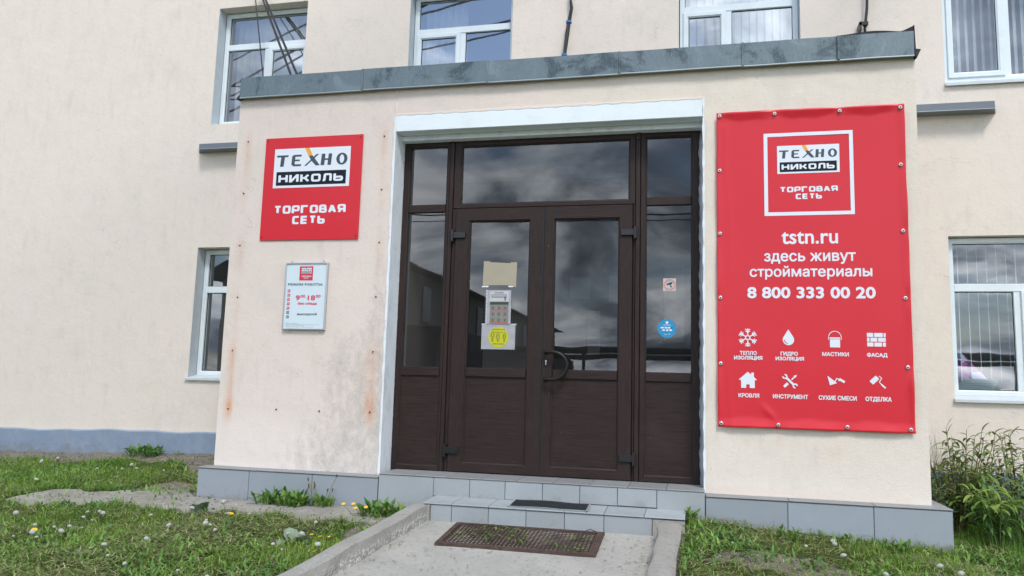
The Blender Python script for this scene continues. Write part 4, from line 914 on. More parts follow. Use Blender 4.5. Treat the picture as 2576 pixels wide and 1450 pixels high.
Y -= .022*np.clip(1-dt/sc_t, 0, 1)**1.0*(1-.6*pin)                 # top hem leans out
Y -= .020*np.clip(1-db/sc_b, 0, 1)*(1-.6*pin)+.004
Y -= .012*np.clip(1-dr/.05, 0, 1)*(1-.7*pin)*(1+.5*np.sin(Z*9))+.010*np.clip(1-dl/.04, 0, 1)*(1-.7*pin)*(1+.5*np.sin(Z*8+1))
Y += -.006*np.exp(-((dl-(.09+.02*np.sin(Z*4)))/.02)**2)*(dt > .1)*.5
cr = np.exp(-(((X-1.82)*.8+(Z-.72)*.6)/.018)**2)*np.exp(-((Z-.645)/.055)**2)*np.exp(-((X-1.85)/.12)**2); Y -= .010*cr
Y += .0015*np.sin(X*3+Z*2.1)
ed = lambda a: .0012*np.sin(a*7)+.0008*np.sin(a*17)
Xb = X+np.where(dr < .001, ed(Z), 0)-np.where(dl < .001, ed(Z+3)*.6, 0); Zb = Z+np.where(dt < .001, ed(X)*1.2, 0)+np.where(db < .001, ed(X+2), 0)
V = np.stack([Xb, Y, Zb], -1).reshape(-1, 3); n_ = X.shape; ii = np.arange(n_[0]*n_[1]).reshape(n_); Fq = np.stack([ii[:-1, :-1], ii[:-1, 1:], ii[1:, 1:], ii[1:, :-1]], -1).reshape(-1, 4)
me = bpy.data.meshes.new('sheet'); me.from_pydata(V.tolist(), [], Fq.tolist()); me.materials.append(M_redvinyl); me.polygons.foreach_set('use_smooth', [True]*len(Fq)); me.update()
so = link('sheet', me, B); sd = so.modifiers.new('thickness', 'SOLIDIFY'); sd.thickness = .0012; sd.offset = 1
TY = -.0215
m = MB()
for q in ((1.863, 2.225, 2.547, 2.915),):
    stroke(m, [(q[0]+.0145, q[1]+.0145), (q[2]-.0145, q[1]+.0145), (q[2]-.0145, q[3]-.0145), (q[0]+.0145, q[3]-.0145)], .029, TY, 0, True)
m.build('logo_border', M_wprint, B)
logo(B, 1.967, 2.443, 2.572, 2.806, TY)
m = MB(); wide_text(m, 'ТОРГОВАЯ', 1.983, 2.425, 2.417, 2.462, TY, .24, .20); m.build('lettering', M_wprint, B); m = MB(); wide_text(m, 'СЕТЬ', 2.105, 2.304, 2.358, 2.403, TY, .24, .20)
m.build('lettering', M_wprint, B)
for s, a, b, c, d, bo in (('tstn.ru', 1.99, 2.417, 1.990, 2.090, .030), ('здесь живут', 1.855, 2.545, 1.826, 1.919, .028), ('стройматериалы', 1.742, 2.662, 1.703, 1.815, .022), ('8 800 333 00 20', 1.722, 2.682, 1.551, 1.644, .05)):
    m = MB(); text_faces(m, s, a, b, c, d, TY, bo); m.build('lettering', M_wprint, B)
for s, a, b, c, d in (('ТЕПЛО', 1.66, 1.79, 1.097, 1.128), ('ИЗОЛЯЦИЯ', 1.615, 1.832, 1.053, 1.090), ('ГИДРО', 1.97, 2.10, 1.091, 1.128), ('ИЗОЛЯЦИЯ', 1.932, 2.145, 1.053, 1.088), ('МАСТИКИ', 2.28, 2.475, 1.098, 1.13), ('ФАСАД', 2.605, 2.752, 1.092, 1.13),
                      ('КРОВЛЯ', 1.647, 1.805, .760, .793), ('ИНСТРУМЕНТ', 1.908, 2.17, .759, .793), ('СУХИЕ СМЕСИ', 2.247, 2.523, .758, .793), ('ОТДЕЛКА', 2.585, 2.772, .752, .793)):
    m = MB(); text_faces(m, s, a, b, c, d, TY, .045); m.build('lettering', M_wprint, B)
# icons
def icon(fn): q = MB(); fn(q); m = MB(); unify(m, flatpolys(q), TY, .003); m.build('icon', M_wprint, B)
def ic_snow(m, cx=1.722, cz=1.235, r=.072):
    for k in range(6):
        a = math.pi/2+k*math.pi/3; d = (math.cos(a), math.sin(a)); y = TY-.0002*k
        stroke(m, [(cx+d[0]*.022, cz+d[1]*.022), (cx+d[0]*r, cz+d[1]*r)], .0095, y)
        for t_ in (.042, .056):
            for s in (-1, 1):
                b = a+s*math.pi/3.2; stroke(m, [(cx+d[0]*t_, cz+d[1]*t_), (cx+d[0]*t_+math.cos(b)*.023, cz+d[1]*t_+math.sin(b)*.023)], .0075, y-.0015-.0002*(s+1)-.0007*(t_ > .05))
    stroke(m, [(cx+.018*math.cos(k*math.pi/3), cz+.018*math.sin(k*math.pi/3)) for k in range(6)], .008, TY-.004, 0, True)
icon(ic_snow)
def ic_drop(m, cx=2.031, cz=1.222):
    pts = []; n = 28; r = .043
    for k in range(n+1):
        a = math.pi*(.87+1.26*k/n); pts.append((cx+r*math.cos(a), TY, cz+r*math.sin(a)))
    pts.append((cx, TY, cz+.082)); m.poly(pts)
icon(ic_drop)
m = MB(); stroke(m, [(2.031+.030*math.cos(a), 1.222+.030*math.sin(a)) for a in np.linspace(math.pi*1.0, math.pi*1.45, 8)], .006, TY-.001); m.build('icon_cutout', M_redvinyl, B)
def ic_bucket(m, cx=2.376):
    m.poly([(cx-.037, TY, 1.167), (cx+.037, TY, 1.167), (cx+.037, TY, 1.230), (cx-.037, TY, 1.230)]); m.poly([(cx-.038, TY, 1.234), (cx+.038, TY, 1.234), (cx+.038, TY, 1.245), (cx-.038, TY, 1.245)])
    stroke(m, [(cx-.046, 1.225)]+[(cx+.046*math.cos(a), 1.248+.045*math.sin(a)) for a in np.linspace(math.pi, 0, 16)]+[(cx+.046, 1.225)], .0055, TY-.001)
icon(ic_bucket)
def ic_brick(m, x0=2.609, z0=1.178):
    rows = [[(0, .041), (.047, .097), (.103, .122)], [(0, .016), (.022, .067), (.073, .122)], [(0, .041), (.047, .103), (.109, .122)]]
    for k, r in enumerate(rows):
        for a, b in r: m.poly([(x0+a*1.1, TY, z0+k*.037), (x0+b*1.1, TY, z0+k*.037), (x0+b*1.1, TY, z0+k*.037+.031), (x0+a*1.1, TY, z0+k*.037+.031)])
icon(ic_brick)
def ic_house(m, cx=1.72, z=.835):
    m.poly([(cx-.052, TY, z), (cx-.013, TY, z), (cx-.013, TY, z+.028), (cx-.013, TY, z+.062), (cx-.052, TY, z+.062)]); m.poly([(cx+.013, TY, z), (cx+.052, TY, z), (cx+.052, TY, z+.062), (cx+.013, TY, z+.062)])
    m.poly([(cx-.0128, TY, z+.028), (cx+.0128, TY, z+.028), (cx+.0128, TY, z+.062), (cx-.0128, TY, z+.062)]); m.poly([(cx-.072, TY, z+.063), (cx+.072, TY, z+.063), (cx, TY, z+.128)]); m.poly([(cx+.026, TY-.001, z+.08), (cx+.046, TY-.001, z+.08), (cx+.046, TY-.001, z+.122), (cx+.026, TY-.001, z+.122)])
icon(ic_house)
def ic_tools(m, cx=2.038, cz=.896):
    stroke(m, [(cx-.03, cz+.03), (cx+.03, cz-.03)], .017, TY)
    for s in (1, -1):
        cc = (cx-s*.038, cz+s*.036); a0 = math.radians(135 if s > 0 else -45)
        stroke(m, [(cc[0]+.015*math.cos(a0+q), cc[1]+.015*math.sin(a0+q)) for q in np.linspace(.7, 5.6, 12)], .011, TY-.0006)
    stroke(m, [(cx-.045, cz-.045), (cx-.016, cz-.016)], .020, TY-.001); stroke(m, [(cx+.012, cz+.012), (cx+.032, cz+.032)], .010, TY-.001); m.poly([(cx+.026, TY-.0014, cz+.042), (cx+.042, TY-.0014, cz+.026), (cx+.052, TY-.0014, cz+.052)])
icon(ic_tools)
def ic_trowel(m, cx=2.378, cz=.908):
    m.poly([(cx-.064, TY, cz+.038), (cx-.046, TY, cz-.036), (cx+.006, TY, cz-.018)]); stroke(m, [(cx-.012, cz-.012), (cx+.004, cz+.018), (cx+.020, cz+.012), (cx+.020, cz-.004)], .007, TY-.001); stroke(m, [(cx+.022, cz+.014), (cx+.062, cz-.010)], .018, TY-.0015)
icon(ic_trowel)
def ic_roller(m, cx=2.68, cz=.902):
    stroke(m, [(cx-.050, cz-.004), (cx-.004, cz+.040)], .036, TY); stroke(m, [(cx+.006, cz+.050), (cx+.026, cz+.034), (cx+.008, cz+.004), (cx+.024, cz-.016)], .006, TY-.001); stroke(m, [(cx+.022, cz-.014), (cx+.052, cz-.042)], .012, TY-.0015)
icon(ic_roller)
gm = MB(); gm.tube([(0, .012, 0), (0, -.004, 0), (0, -.006, 0)], [.0145, .0145, .011], 16); g1 = gm.mesh('grommet', M_steel)
gm = MB(); gm.tube([(0, 0, 0), (0, -.006, 0)], [.0065, .0055], 10); g2 = gm.mesh('screw', M_rustbolt)
for a, b in GR:
    yy = -.034 if (b > 3.0 or b < .6) else -.026
    o = link('grommet', g1, B); o.location = (a, yy, b); s_ = link('screw', g2, o); s_.location = (0, -.004, 0)
subroot(B)

# ---- papers and stickers on the glass
gy = FY+.004
def flat(name, x0, x1, z0, z1, y, mat, par, wig=0.):
    m = MB(); m.hexa([(x0, y, z0), (x1, y-wig, z0+wig), (x1, y+.0008, z0+wig), (x0, y+.0008, z0), (x0+wig, y, z1), (x1+wig, y-wig, z1-wig*.5), (x1+wig, y+.0008, z1-wig*.5), (x0+wig, y+.0008, z1)]); return m.build(name, mat, par)
N1 = thing('blank_paper_sheet', 'blank beige sheet taped by its corners to the left door glass', 'paper', (-.4, gy, 1.8))
m = MB(); y = gy+.004; m.poly([(-.559, y, 1.686), (-.50, y, 1.686), (-.50, y, 1.697), (-.318, y, 1.697), (-.318, y, 1.686), (-.249, y, 1.680), (-.245, y, 1.905), (-.305, y, 1.905), (-.305, y, 1.897), (-.495, y, 1.908), (-.495, y, 1.915), (-.555, y, 1.918)]); m.build('sheet', M_paper, N1)
for a, b in ((-.568, -.505), (-.318, -.276)): flat('tape', a, b, 1.680, 1.688, gy+.003, M_tape, N1)
subroot(N1)
N2 = thing('instruction_sheet', 'grey printed instruction sheet in a punched plastic pocket on the left door', 'paper', (-.4, gy, 1.49))
y = gy-.001
flat('pocket', -.521, -.290, 1.345, 1.652, y, M_sheet, N2); flat('binding_strip', -.523, -.510, 1.343, 1.653, y-.001, M_sticker, N2)
for k in range(9):
    m = MB(); m.disc(-.5165, y-.003, 1.635-.034*k, .0028, 8); m.build('punch_hole', M_pblack, N2)
flat('poster', -.488, -.310, 1.548, 1.640, y-.0012, M_sticker, N2); flat('poster', -.485, -.312, 1.348, 1.546, y-.0012, M_pgrey, N2)
flat('header', -.484, -.313, 1.520, 1.545, y-.0024, M_pgreen, N2); flat('header', -.445, -.360, 1.623, 1.632, y-.0024, M_pgrey, N2)
m = MB()
for z in (1.472, 1.360): m.quad((-.482, y-.0024, z-.005), (-.316, y-.0024, z-.005), (-.316, y-.0024, z+.007), (-.482, y-.0024, z+.007))
m.quad((-.370, y-.0024, 1.416), (-.320, y-.0024, 1.416), (-.320, y-.0024, 1.426), (-.370, y-.0024, 1.426)); m.build('red_caption', M_pred, N2)
m = MB()
for r_ in range(3):
    for c_ in range(3):
        x_, z_ = -.455+.056*c_, 1.492-.055*r_; stroke(m, [(x_+.018*math.cos(q), z_+.018*math.sin(q)) for q in np.linspace(0, 5.9, 12)], .0016, y-.0026, 0, True); m.quad((x_-.005, y-.003, z_-.010), (x_+.005, y-.003, z_-.010), (x_+.005, y-.003, z_+.008), (x_-.005, y-.003, z_+.008))
for k in range(3): m.quad((-.475, y-.003, 1.608-.012*k), (-.33, y-.003, 1.608-.012*k), (-.33, y-.003, 1.611-.012*k), (-.475, y-.003, 1.611-.012*k))
m.quad((-.35, y-.003, 1.556), (-.34, y-.003, 1.556), (-.34, y-.003, 1.592), (-.35, y-.003, 1.592)); m.build('pictogram', M_pgreen, N2)
subroot(N2)
N3 = thing('distance_notice', 'white sheet with a yellow circle of three figures on the left door', 'notice', (-.4, gy, 1.23))
y = gy+.003
flat('sheet', -.556, -.246, 1.120, 1.336, y, M_sheet, N3, .0006); flat('binding_strip', -.557, -.238, 1.337, 1.350, y+.001, M_sticker, N3)
m = MB(); m.disc(-.398, y-.0016, 1.228, .093, 48); m.build('yellow_circle', M_yel, N3)
m = MB(); yy = y-.0024
for (cx, top, wv, dress) in ((-.452, 1.278, .014, False), (-.402, 1.272, .012, True), (-.343, 1.266, .012, False)):
    stroke(m, [(cx+.0075*math.cos(q), top+.0075*math.sin(q)) for q in np.linspace(0, 2*math.pi, 13)[:-1]], .0022, yy, 0, True)
    zb = 1.186
    if dress: stroke(m, [(cx-.006, top-.013), (cx+.006, top-.013), (cx+.005, top-.035), (cx+.016, top-.058), (cx-.016, top-.058), (cx-.005, top-.035)], .002, yy-.0004, 0, True)
    else: stroke(m, [(cx-wv*.65, top-.013), (cx+wv*.65, top-.013), (cx+wv*.55, top-.048), (cx-wv*.55, top-.048)], .0022, yy-.0004, 0, True)
    for s in (-1, 1): stroke(m, [(cx+s*.0045, top-(.058 if dress else .048)), (cx+s*.0045, zb)], .0035, yy-.0008); stroke(m, [(cx+s*wv, top-.016), (cx+s*wv*1.1, top-.046)], .003, yy-.0012)
for a, b in ((-.434, -.416), (-.386, -.362)): stroke(m, [(a, 1.268), (b, 1.268)], .0016, yy); m.poly([(a-.003, yy-.0003, 1.268), (a+.003, yy-.0003, 1.265), (a+.003, yy-.0003, 1.271)]); m.poly([(b+.003, yy-.0003, 1.268), (b-.003, yy-.0003, 1.271), (b-.003, yy-.0003, 1.265)])
text_faces(m, '1.5м', -.434, -.417, 1.272, 1.278, yy, .01); text_faces(m, '1.5м', -.383, -.366, 1.272, 1.278, yy, .01)
text_faces(m, 'СОБЛЮДАЙ ДИСТАНЦИЮ!', -.458, -.338, 1.293, 1.304, yy, .02); text_faces(m, 'БЕРЕГИ ЗДОРОВЬЕ!', -.450, -.348, 1.162, 1.173, yy, .02)
m.build('pictogram', M_pblack, N3)
subroot(N3)
gy2 = FY+.026
N4 = thing('camera_warning_sticker', 'white square sticker with a salmon ring round a black camera on the right sidelight', 'sticker', (1.099, gy2, 1.70))
flat('backing', 1.045, 1.152, 1.645, 1.754, gy2-.002, M_sticker, N4)
m = MB(); stroke(m, [(1.099+.0455*math.cos(q), 1.6995+.0455*math.sin(q)) for q in np.linspace(0, 2*math.pi, 41)[:-1]], .009, gy2-.003, 0, True); m.build('ring', M_orangering, N4)
m = MB(); y = gy2-.003; m.poly([(1.074, y, 1.706), (1.077, y, 1.694), (1.118, y, 1.704), (1.122, y, 1.718), (1.110, y, 1.722)]); m.poly([(1.104, y, 1.700), (1.110, y, 1.700), (1.112, y, 1.682), (1.104, y, 1.682)]); m.poly([(1.104, y, 1.681), (1.120, y, 1.676), (1.118, y, 1.686), (1.112, y, 1.687)])
for k, ch in enumerate('ВЕДЕТСЯ'):
    a = math.radians(150-20*k); cxx, czz = 1.099+.033*math.cos(a), 1.6995+.033*math.sin(a); text_faces(m, ch, cxx-.0032, cxx+.0032, czz-.0038, czz+.0038, y-.0005, .03)
text_faces(m, 'ВИДЕОНАБЛЮДЕНИЕ', 1.077, 1.121, 1.666, 1.671, y-.0005, .02); m.build('pictogram', M_pblack, N4)
subroot(N4)
N5 = thing('payment_sticker', 'round bright blue bank sticker with small white card marks low on the right sidelight', 'sticker', (1.078, gy2, 1.32))
m = MB(); m.disc(1.078, gy2-.002, 1.322, .079, 48, .001); m.build('disc', M_cyan, N5)
m = MB(); y = gy2-.003; m.disc(1.078, y, 1.373, .012, 16)
for (a, b, c, d) in ((1.024, 1.052, 1.323, 1.335), (1.059, 1.081, 1.323, 1.335), (1.086, 1.106, 1.322, 1.336), (1.040, 1.062, 1.302, 1.314), (1.097, 1.120, 1.301, 1.315)): m.quad((a, y, c), (b, y, c), (b, y, d), (a, y, d))
m.disc(1.080, y, 1.308, .0095, 14); text_faces(m, 'СБЕРБАНК', 1.046, 1.110, 1.346, 1.357, y-.0004, .02); text_faces(m, 'plus', 1.056, 1.078, 1.266, 1.277, y-.0004, .02); text_faces(m, 'рф', 1.088, 1.105, 1.27, 1.281, y-.0004, .02)
m.build('mark', M_wprint, N5)
m = MB(); 
for k in range(3): a = 1.109+.006*k; m.quad((a, y, 1.324), (a+.0045, y, 1.324), (a+.0045, y, 1.334), (a, y, 1.334))
m.build('mark', M_slate, N5)
subroot(N5)

# ---------------------------------------------------------------- mats
T = thing('door_mat', 'black ribbed rubber mat with a grey edge lying on the tiled step', 'mat', (.2, -.30, -.12))
def zmat(x, y): return -.1335+.05*(y+.33)+.014+.004*math.sin(x*11)+max(0, (abs(x-.2)-.22))*.03
mb = MB(); xs = np.linspace(-.115, .505, 40); ysm = np.linspace(-.485, -.205, 12)
sk = lambda x, y: x+(y+.205)*-.03
for i in range(39):
    for j in range(11):
        q = [(sk(xs[i+a], ysm[j+b]), ysm[j+b]) for a, b in ((0, 0), (1, 0), (1, 1), (0, 1))]
        edge = i in (0, 38) or j in (0, 10)
        mb.quad(*[(x_, y_, zmat(x_, y_)+.002) for x_, y_ in q], 1 if edge else 0)
mb.box(-.112, .50, -.482, -.208, -.142, -.125, 1); mb.build('base_sheet', [M_rubber, M_matrim], T)
mb = MB()
for i in range(96):
    x_ = -.095+.585*i/95
    for j in range(14):
        y_ = -.462+.235*j/14; z_ = zmat(x_, y_); xx_ = sk(x_, y_)+.0015*((j % 2)*2-1)
        mb.hexa([(xx_-.0018, y_, z_), (xx_+.0018, y_, z_), (xx_+.0018, y_+.015, z_), (xx_-.0018, y_+.015, z_), (xx_-.0012, y_+.001, z_+.011), (xx_+.0012, y_+.001, z_+.011), (xx_+.0012, y_+.014, z_+.011), (xx_-.0012, y_+.014, z_+.011)])
o = mb.build('ribs', M_rubber, T); o['kind'] = 'stuff'
subroot(T)

K = thing('boot_scraper_grate', 'rusty brown steel grate with sprouting weeds set in the path below the step', 'grate', (.1, -.8, -.3))
kx0, kx1, ky0, ky1 = -.495, .655, -1.08, -.515
gzf = lambda y: -.275+.108*(y+.48)+.008
mb = MB()
def member(x0, x1, y0, y1, h=.012, dn=.05):
    mb.hexa([(x0, y0, gzf(y0)-dn), (x1, y0, gzf(y0)-dn), (x1, y1, gzf(y1)-dn), (x0, y1, gzf(y1)-dn), (x0+.002, y0+.002, gzf(y0)+h), (x1-.002, y0+.002, gzf(y0)+h), (x1-.002, y1-.002, gzf(y1)+h), (x0+.002, y1-.002, gzf(y1)+h)])
member(kx0, kx1, ky0, ky0+.04); member(kx0, kx1, ky1-.03, ky1, .006); member(kx0, kx0+.04, ky0+.04, ky1-.03); member(kx1-.055, kx1, ky0+.04, ky1-.03)
mb.build('frame', M_rust, K)
mb = MB(); nb = 34
for k in range(nb+1):
    x_ = kx0+.05+(kx1-.065-kx0-.05)*k/nb; bend = .004*math.sin(k*1.3)
    pts = 5
    for q in range(pts):
        y0, y1 = ky0+.045+(ky1-.035-ky0-.045)*q/pts, ky0+.045+(ky1-.035-ky0-.045)*(q+1)/pts
        wv = lambda y: .010*math.exp(-((x_-.38)/.12)**2)*math.sin((y+.5)*9)+.006*math.sin(x_*9+y*5)
        mb.hexa([(x_-.0016+bend, y0, gzf(y0)-.030+wv(y0)), (x_+.0016+bend, y0, gzf(y0)-.030+wv(y0)), (x_+.0016+bend, y1, gzf(y1)-.030+wv(y1)), (x_-.0016+bend, y1, gzf(y1)-.030+wv(y1)), (x_-.0016, y0, gzf(y0)+.010+wv(y0)), (x_+.0016, y0, gzf(y0)+.010+wv(y0)), (x_+.0016, y1, gzf(y1)+.010+wv(y1)), (x_-.0016, y1, gzf(y1)+.010+wv(y1))])
for k in range(14):
    y_ = ky0+.06+(ky1-.05-ky0-.06)*k/13; prev = None
    for q in range(24):
        x_ = kx0+.045+(kx1-.06-kx0-.045)*q/23; z_ = gzf(y_)+.013+.010*math.exp(-((x_-.38)/.12)**2)*math.sin((y_+.5)*9)+.006*math.sin(x_*9+y_*5)+(.02*math.exp(-((x_-.56)/.03)**2) if k == 13 else 0)
        if prev: mb.hexa([(prev[0], y_-.0028, prev[1]-.006), (x_, y_-.0028, z_-.006), (x_, y_+.0028, z_-.006), (prev[0], y_+.0028, prev[1]-.006), (prev[0], y_-.0028, prev[1]), (x_, y_-.0028, z_), (x_, y_+.0028, z_), (prev[0], y_+.0028, prev[1])])
        prev = (x_, z_)
o = mb.build('grid', M_rust, K); o['kind'] = 'stuff'
mb = MB(); mb.hexa([(kx0+.03, ky0+.03, gzf(ky0)-.05), (kx1-.03, ky0+.03, gzf(ky0)-.05), (kx1-.03, ky1-.02, gzf(ky1)-.05), (kx0+.03, ky1-.02, gzf(ky1)-.05), (kx0+.03, ky0+.03, gzf(ky0)-.028), (kx1-.03, ky0+.03, gzf(ky0)-.028), (kx1-.03, ky1-.02, gzf(ky1)-.028), (kx0+.03, ky1-.02, gzf(ky1)-.028)])
mb.build('pit_floor', material('dark_pit_dirt', rough=1, build=lambda t: dict(color=t.mix(t.noise(t.obj(), 20, 5), (.018, .013, .010), (.045, .032, .025)))), K)
subroot(K)

# ---------------------------------------------------------------- cables
def cable(name, pts, r, mat, label, group=None, sag=0.):
    m = MB(); m.tube(pts, r, 8); o = m.build(name, mat, smooth=True); o['label'] = label; o['category'] = 'cable'
    if group: o['group'] = group
def lerp(a, b, n=14, sag=0): return [tuple(a[i]+(b[i]-a[i])*k/n-(sag*4*(k/n)*(1-k/n) if i == 2 else 0) for i in range(3)) for k in range(n+1)]
GC = 'thin cables rising from the porch roof past the upper left window'
top = (-4.06, 1.73, 5.62)
for (b, lab) in (((-3.00, .42, 3.67), 'thin black cable, leftmost of three crossing the upper left window'), ((-2.62, .42, 3.67), 'black cable, middle of three crossing the upper left window'), ((-2.54, .42, 3.67), 'black cable, rightmost of three crossing the upper left window')):
    cable('cable', lerp(b, (top[0]+(.0 if 'thin' in lab else .07 if 'middle' in lab else .10), top[1], top[2]), 16, .0), .013 if 'thin' not in lab else .007, M_cable, lab, GC)
cb = thing('cable_bundle', 'bundle of twisted black cables with blue ties hanging down the wall between upper windows', 'cables', (-.06, 1.74, 4.8))
base_pts = [(-.02, 1.74, 5.9), (-.046, 1.74, 5.17), (-.035, 1.735, 5.05), (-.068, 1.73, 4.88), (-.083, 1.70, 4.70), (-.10, 1.66, 4.45), (-.12, 1.60, 4.1), (-.14, 1.5, 3.67)]
for k in range(4):
    pts = []
    for q in range(29):
        t = q/28*(len(base_pts)-1); i = min(int(t), len(base_pts)-2); f = t-i; p = [base_pts[i][j]*(1-f)+base_pts[i+1][j]*f for j in range(3)]
        ph = q*.22+k*1.57; off = .012; pts.append((p[0]+off*math.cos(ph), p[1]+.012*math.sin(ph), p[2]))
    m = MB(); m.tube(pts, .012 if k < 3 else .008, 7); m.build('strand', M_cable if k < 3 else M_whitecable, cb, smooth=True)
for z, x_, y_ in ((4.885, -.068, 1.73), (4.47, -.10, 1.665)):
    m = MB(); m.tube([(x_, y_, z-.012), (x_, y_, z+.012)], .032, 12); m.build('cable_tie', M_tie, cb)
subroot(cb)
rc = thing('black_conduit', 'black conduit held by a wall bracket above the right end of the porch roof', 'conduit', (3.03, 1.75, 4.6))
m = MB(); m.tube([(3.03, 1.74, 5.9), (3.058, 1.74, 4.95), (3.05, 1.74, 4.78), (3.035, 1.73, 4.66), (3.022, 1.72, 4.55), (3.02, 1.70, 3.67)], .014, 8); m.build('pipe', M_cable, rc, smooth=True)
m = MB(); m.box(2.965, 3.05, 1.69, 1.71, 4.585, 4.62); m.box(2.965, 2.985, 1.69, 1.80, 4.53, 4.62); m.tube([(3.024, 1.715, 4.58), (3.026, 1.715, 4.625)], .024, 10); m.build('bracket', M_darkmetal, rc)
subroot(rc)
# ---- behind the camera, seen as reflections: pole lines, a pipeline and the building across the yard
gl = 'overhead lines behind the camera'
for k, (a, b) in enumerate((((-14.3, -18, 13.8), (4.7, 1.85, 6.0)), ((-14.3, -18.2, 14.3), (4.9, 1.85, 6.2)), ((-14.6, -18, 15.4), (4.3, 1.85, 7.0)), ((-14.6, -18, 14.9), (4.1, 1.85, 6.85)), ((-20, -16, 10.5), (1.5, 1.85, 7.6)), ((-20, -16, 10.9), (1.4, 1.85, 7.7)), ((-20, -16, 12.2), (1.1, 1.85, 7.55)), ((-20, -15, 9.3), (1.7, 1.85, 7.3)), ((-40, -22, 8.6), (34, -30, 9.4)), ((-34, -12, 12.5), (30, -19, 11.8)), ((-34, -12.5, 12.2), (30, -19.5, 11.5)), ((-30, -20, 8.2), (32, -24, 8.4)))):
    cable('overhead_wire', lerp(a, b, 30, .25 if k < 8 else 1.0), (.022, .03)[k % 2], M_cable, 'black overhead wire reflected in the upper window panes' if k < 8 else 'black overhead wire reflected in the door glass', gl if k < 8 else 'wires over the yard behind the camera')
pl = thing('overhead_pipeline', 'long dark raised pipeline on posts reflected in the right door glass', 'pipeline', (0, -42, 0))
m = MB(); m.tube([(-16, -42, 3.15), (40, -44, 3.6)], .22, 10); m.tube([(-16, -42.6, 2.75), (40, -44.6, 3.2)], .17, 10); m.build('pipe', M_darkmetal, pl)
for k in range(7):
    m = MB(); x_ = -14+k*8.5; m.tube([(x_, -42.3, -1), (x_, -42.3, 3.1)], .12, 8); m.build('post', M_darkmetal, pl)
subroot(pl)
ob = thing('opposite_building', 'long pale building with dark roof and garage base reflected in left door glass', 'building', (-16, -45, -1))
m = MB(); m.box(-24, -12, -68, -27.5, -1, 6.3); m.build('wall', material('opposite_plaster', (.30, .29, .26), .9), ob)
m = MB(); m.hexa([(-25, -69, 6.25), (-11.2, -69, 6.25), (-11.2, -26.5, 6.25), (-25, -26.5, 6.25), (-18.5, -69, 9.3), (-18, -69, 9.3), (-18, -26.5, 9.3), (-18.5, -26.5, 9.3)]); m.build('roof', M_bitumen, ob)
for k in range(11):
    m = MB(); y_ = -29.8-k*3.4; m.box(-12.1, -11.9, y_-1.2, y_, 3.9, 5.7); m.build('window', material('dark_far_glass', (.05, .06, .08), .2) if k == 0 else bpy.data.materials['dark_far_glass'], ob)
m = MB(); m.box(-20, -9.8, -66, -26, -1, 3.4); m.build('garage', material('dark_garage_paint', (.035, .035, .05), .8), ob)
subroot(ob)

# ---------------------------------------------------------------- vegetation
def color_mesh(name, V, F4, F3, C, **tags):
    me = bpy.data.meshes.new(name); nv = len(V); n4, n3 = len(F4), len(F3)
    me.vertices.add(nv); me.vertices.foreach_set('co', V.astype(np.float32).ravel())
    loops = np.concatenate([F4.ravel(), F3.ravel()]).astype(np.int32); me.loops.add(len(loops)); me.loops.foreach_set('vertex_index', loops)
    st = np.concatenate([np.arange(n4)*4, n4*4+np.arange(n3)*3]).astype(np.int32); me.polygons.add(n4+n3); me.polygons.foreach_set('loop_start', st)
    me.update(calc_edges=True); me.validate()
    ca = me.attributes.new('col', 'FLOAT_COLOR', 'POINT'); ca.data.foreach_set('color', np.concatenate([C, np.ones((nv, 1))], 1).astype(np.float32).ravel())
    me.materials.append(M_veg); return link(name, me, **tags)
def blades(name, px, py, L, wd, lean, col, zoff=0., curl=.5, **tags):
    """each blade: two quads and a tip, bending over by lean (radians from vertical)"""
    n = len(px); az = RNG.uniform(0, 2*math.pi, n); d = np.stack([np.cos(az), np.sin(az)], -1); s = np.stack([-d[:, 1], d[:, 0]], -1)
    base = np.stack([px, py, hz(px, py)+zoff], -1); V = np.zeros((n, 7, 3))
    hor = np.zeros(n); ver = np.zeros(n)
    pts = [(hor.copy(), ver.copy())]
    for k, f in enumerate((.4, .35, .25)):
        ang = lean*(1+curl*k); hor = hor+L*f*np.sin(ang); ver = ver+L*f*np.cos(ang); pts.append((hor.copy(), ver.copy()))
    for k, (wk) in enumerate((1., .85, .55)):
        p = base.copy(); p[:, :2] += d*pts[k][0][:, None]; p[:, 2] += pts[k][1]
        for j, sg in enumerate((-1, 1)):
            q = p.copy(); q[:, :2] += s*(sg*wd*wk/2)[:, None]; V[:, 2*k+j] = q
    p = base.copy(); p[:, :2] += d*pts[3][0][:, None]; p[:, 2] += pts[3][1]; V[:, 6] = p
    gzz = hz(V[:, :, 0], V[:, :, 1])+.002; V[:, :, 2] = np.maximum(V[:, :, 2], gzz)
    o = (np.arange(n)*7)[:, None]; F4 = np.concatenate([o+np.array([[0, 1, 3, 2]]), o+np.array([[2, 3, 5, 4]])]); F3 = o+np.array([[4, 5, 6]])
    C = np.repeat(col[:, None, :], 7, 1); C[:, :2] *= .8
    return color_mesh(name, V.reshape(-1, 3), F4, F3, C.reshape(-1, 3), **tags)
def allowed(x, y, soft=True):
    ok = ~((x > -3.07) & (x < 3.14) & (y > -.19)) & (y < D-.05)
    ok &= ~((x > xl(np.clip(y, -5, -.5))-.165) & (x < xr(y)+.18) & (y < -.17+.0))
    ok &= ~((x > -.9) & (x < 1.26) & (y > -.7) & (y < 0))
    return ok
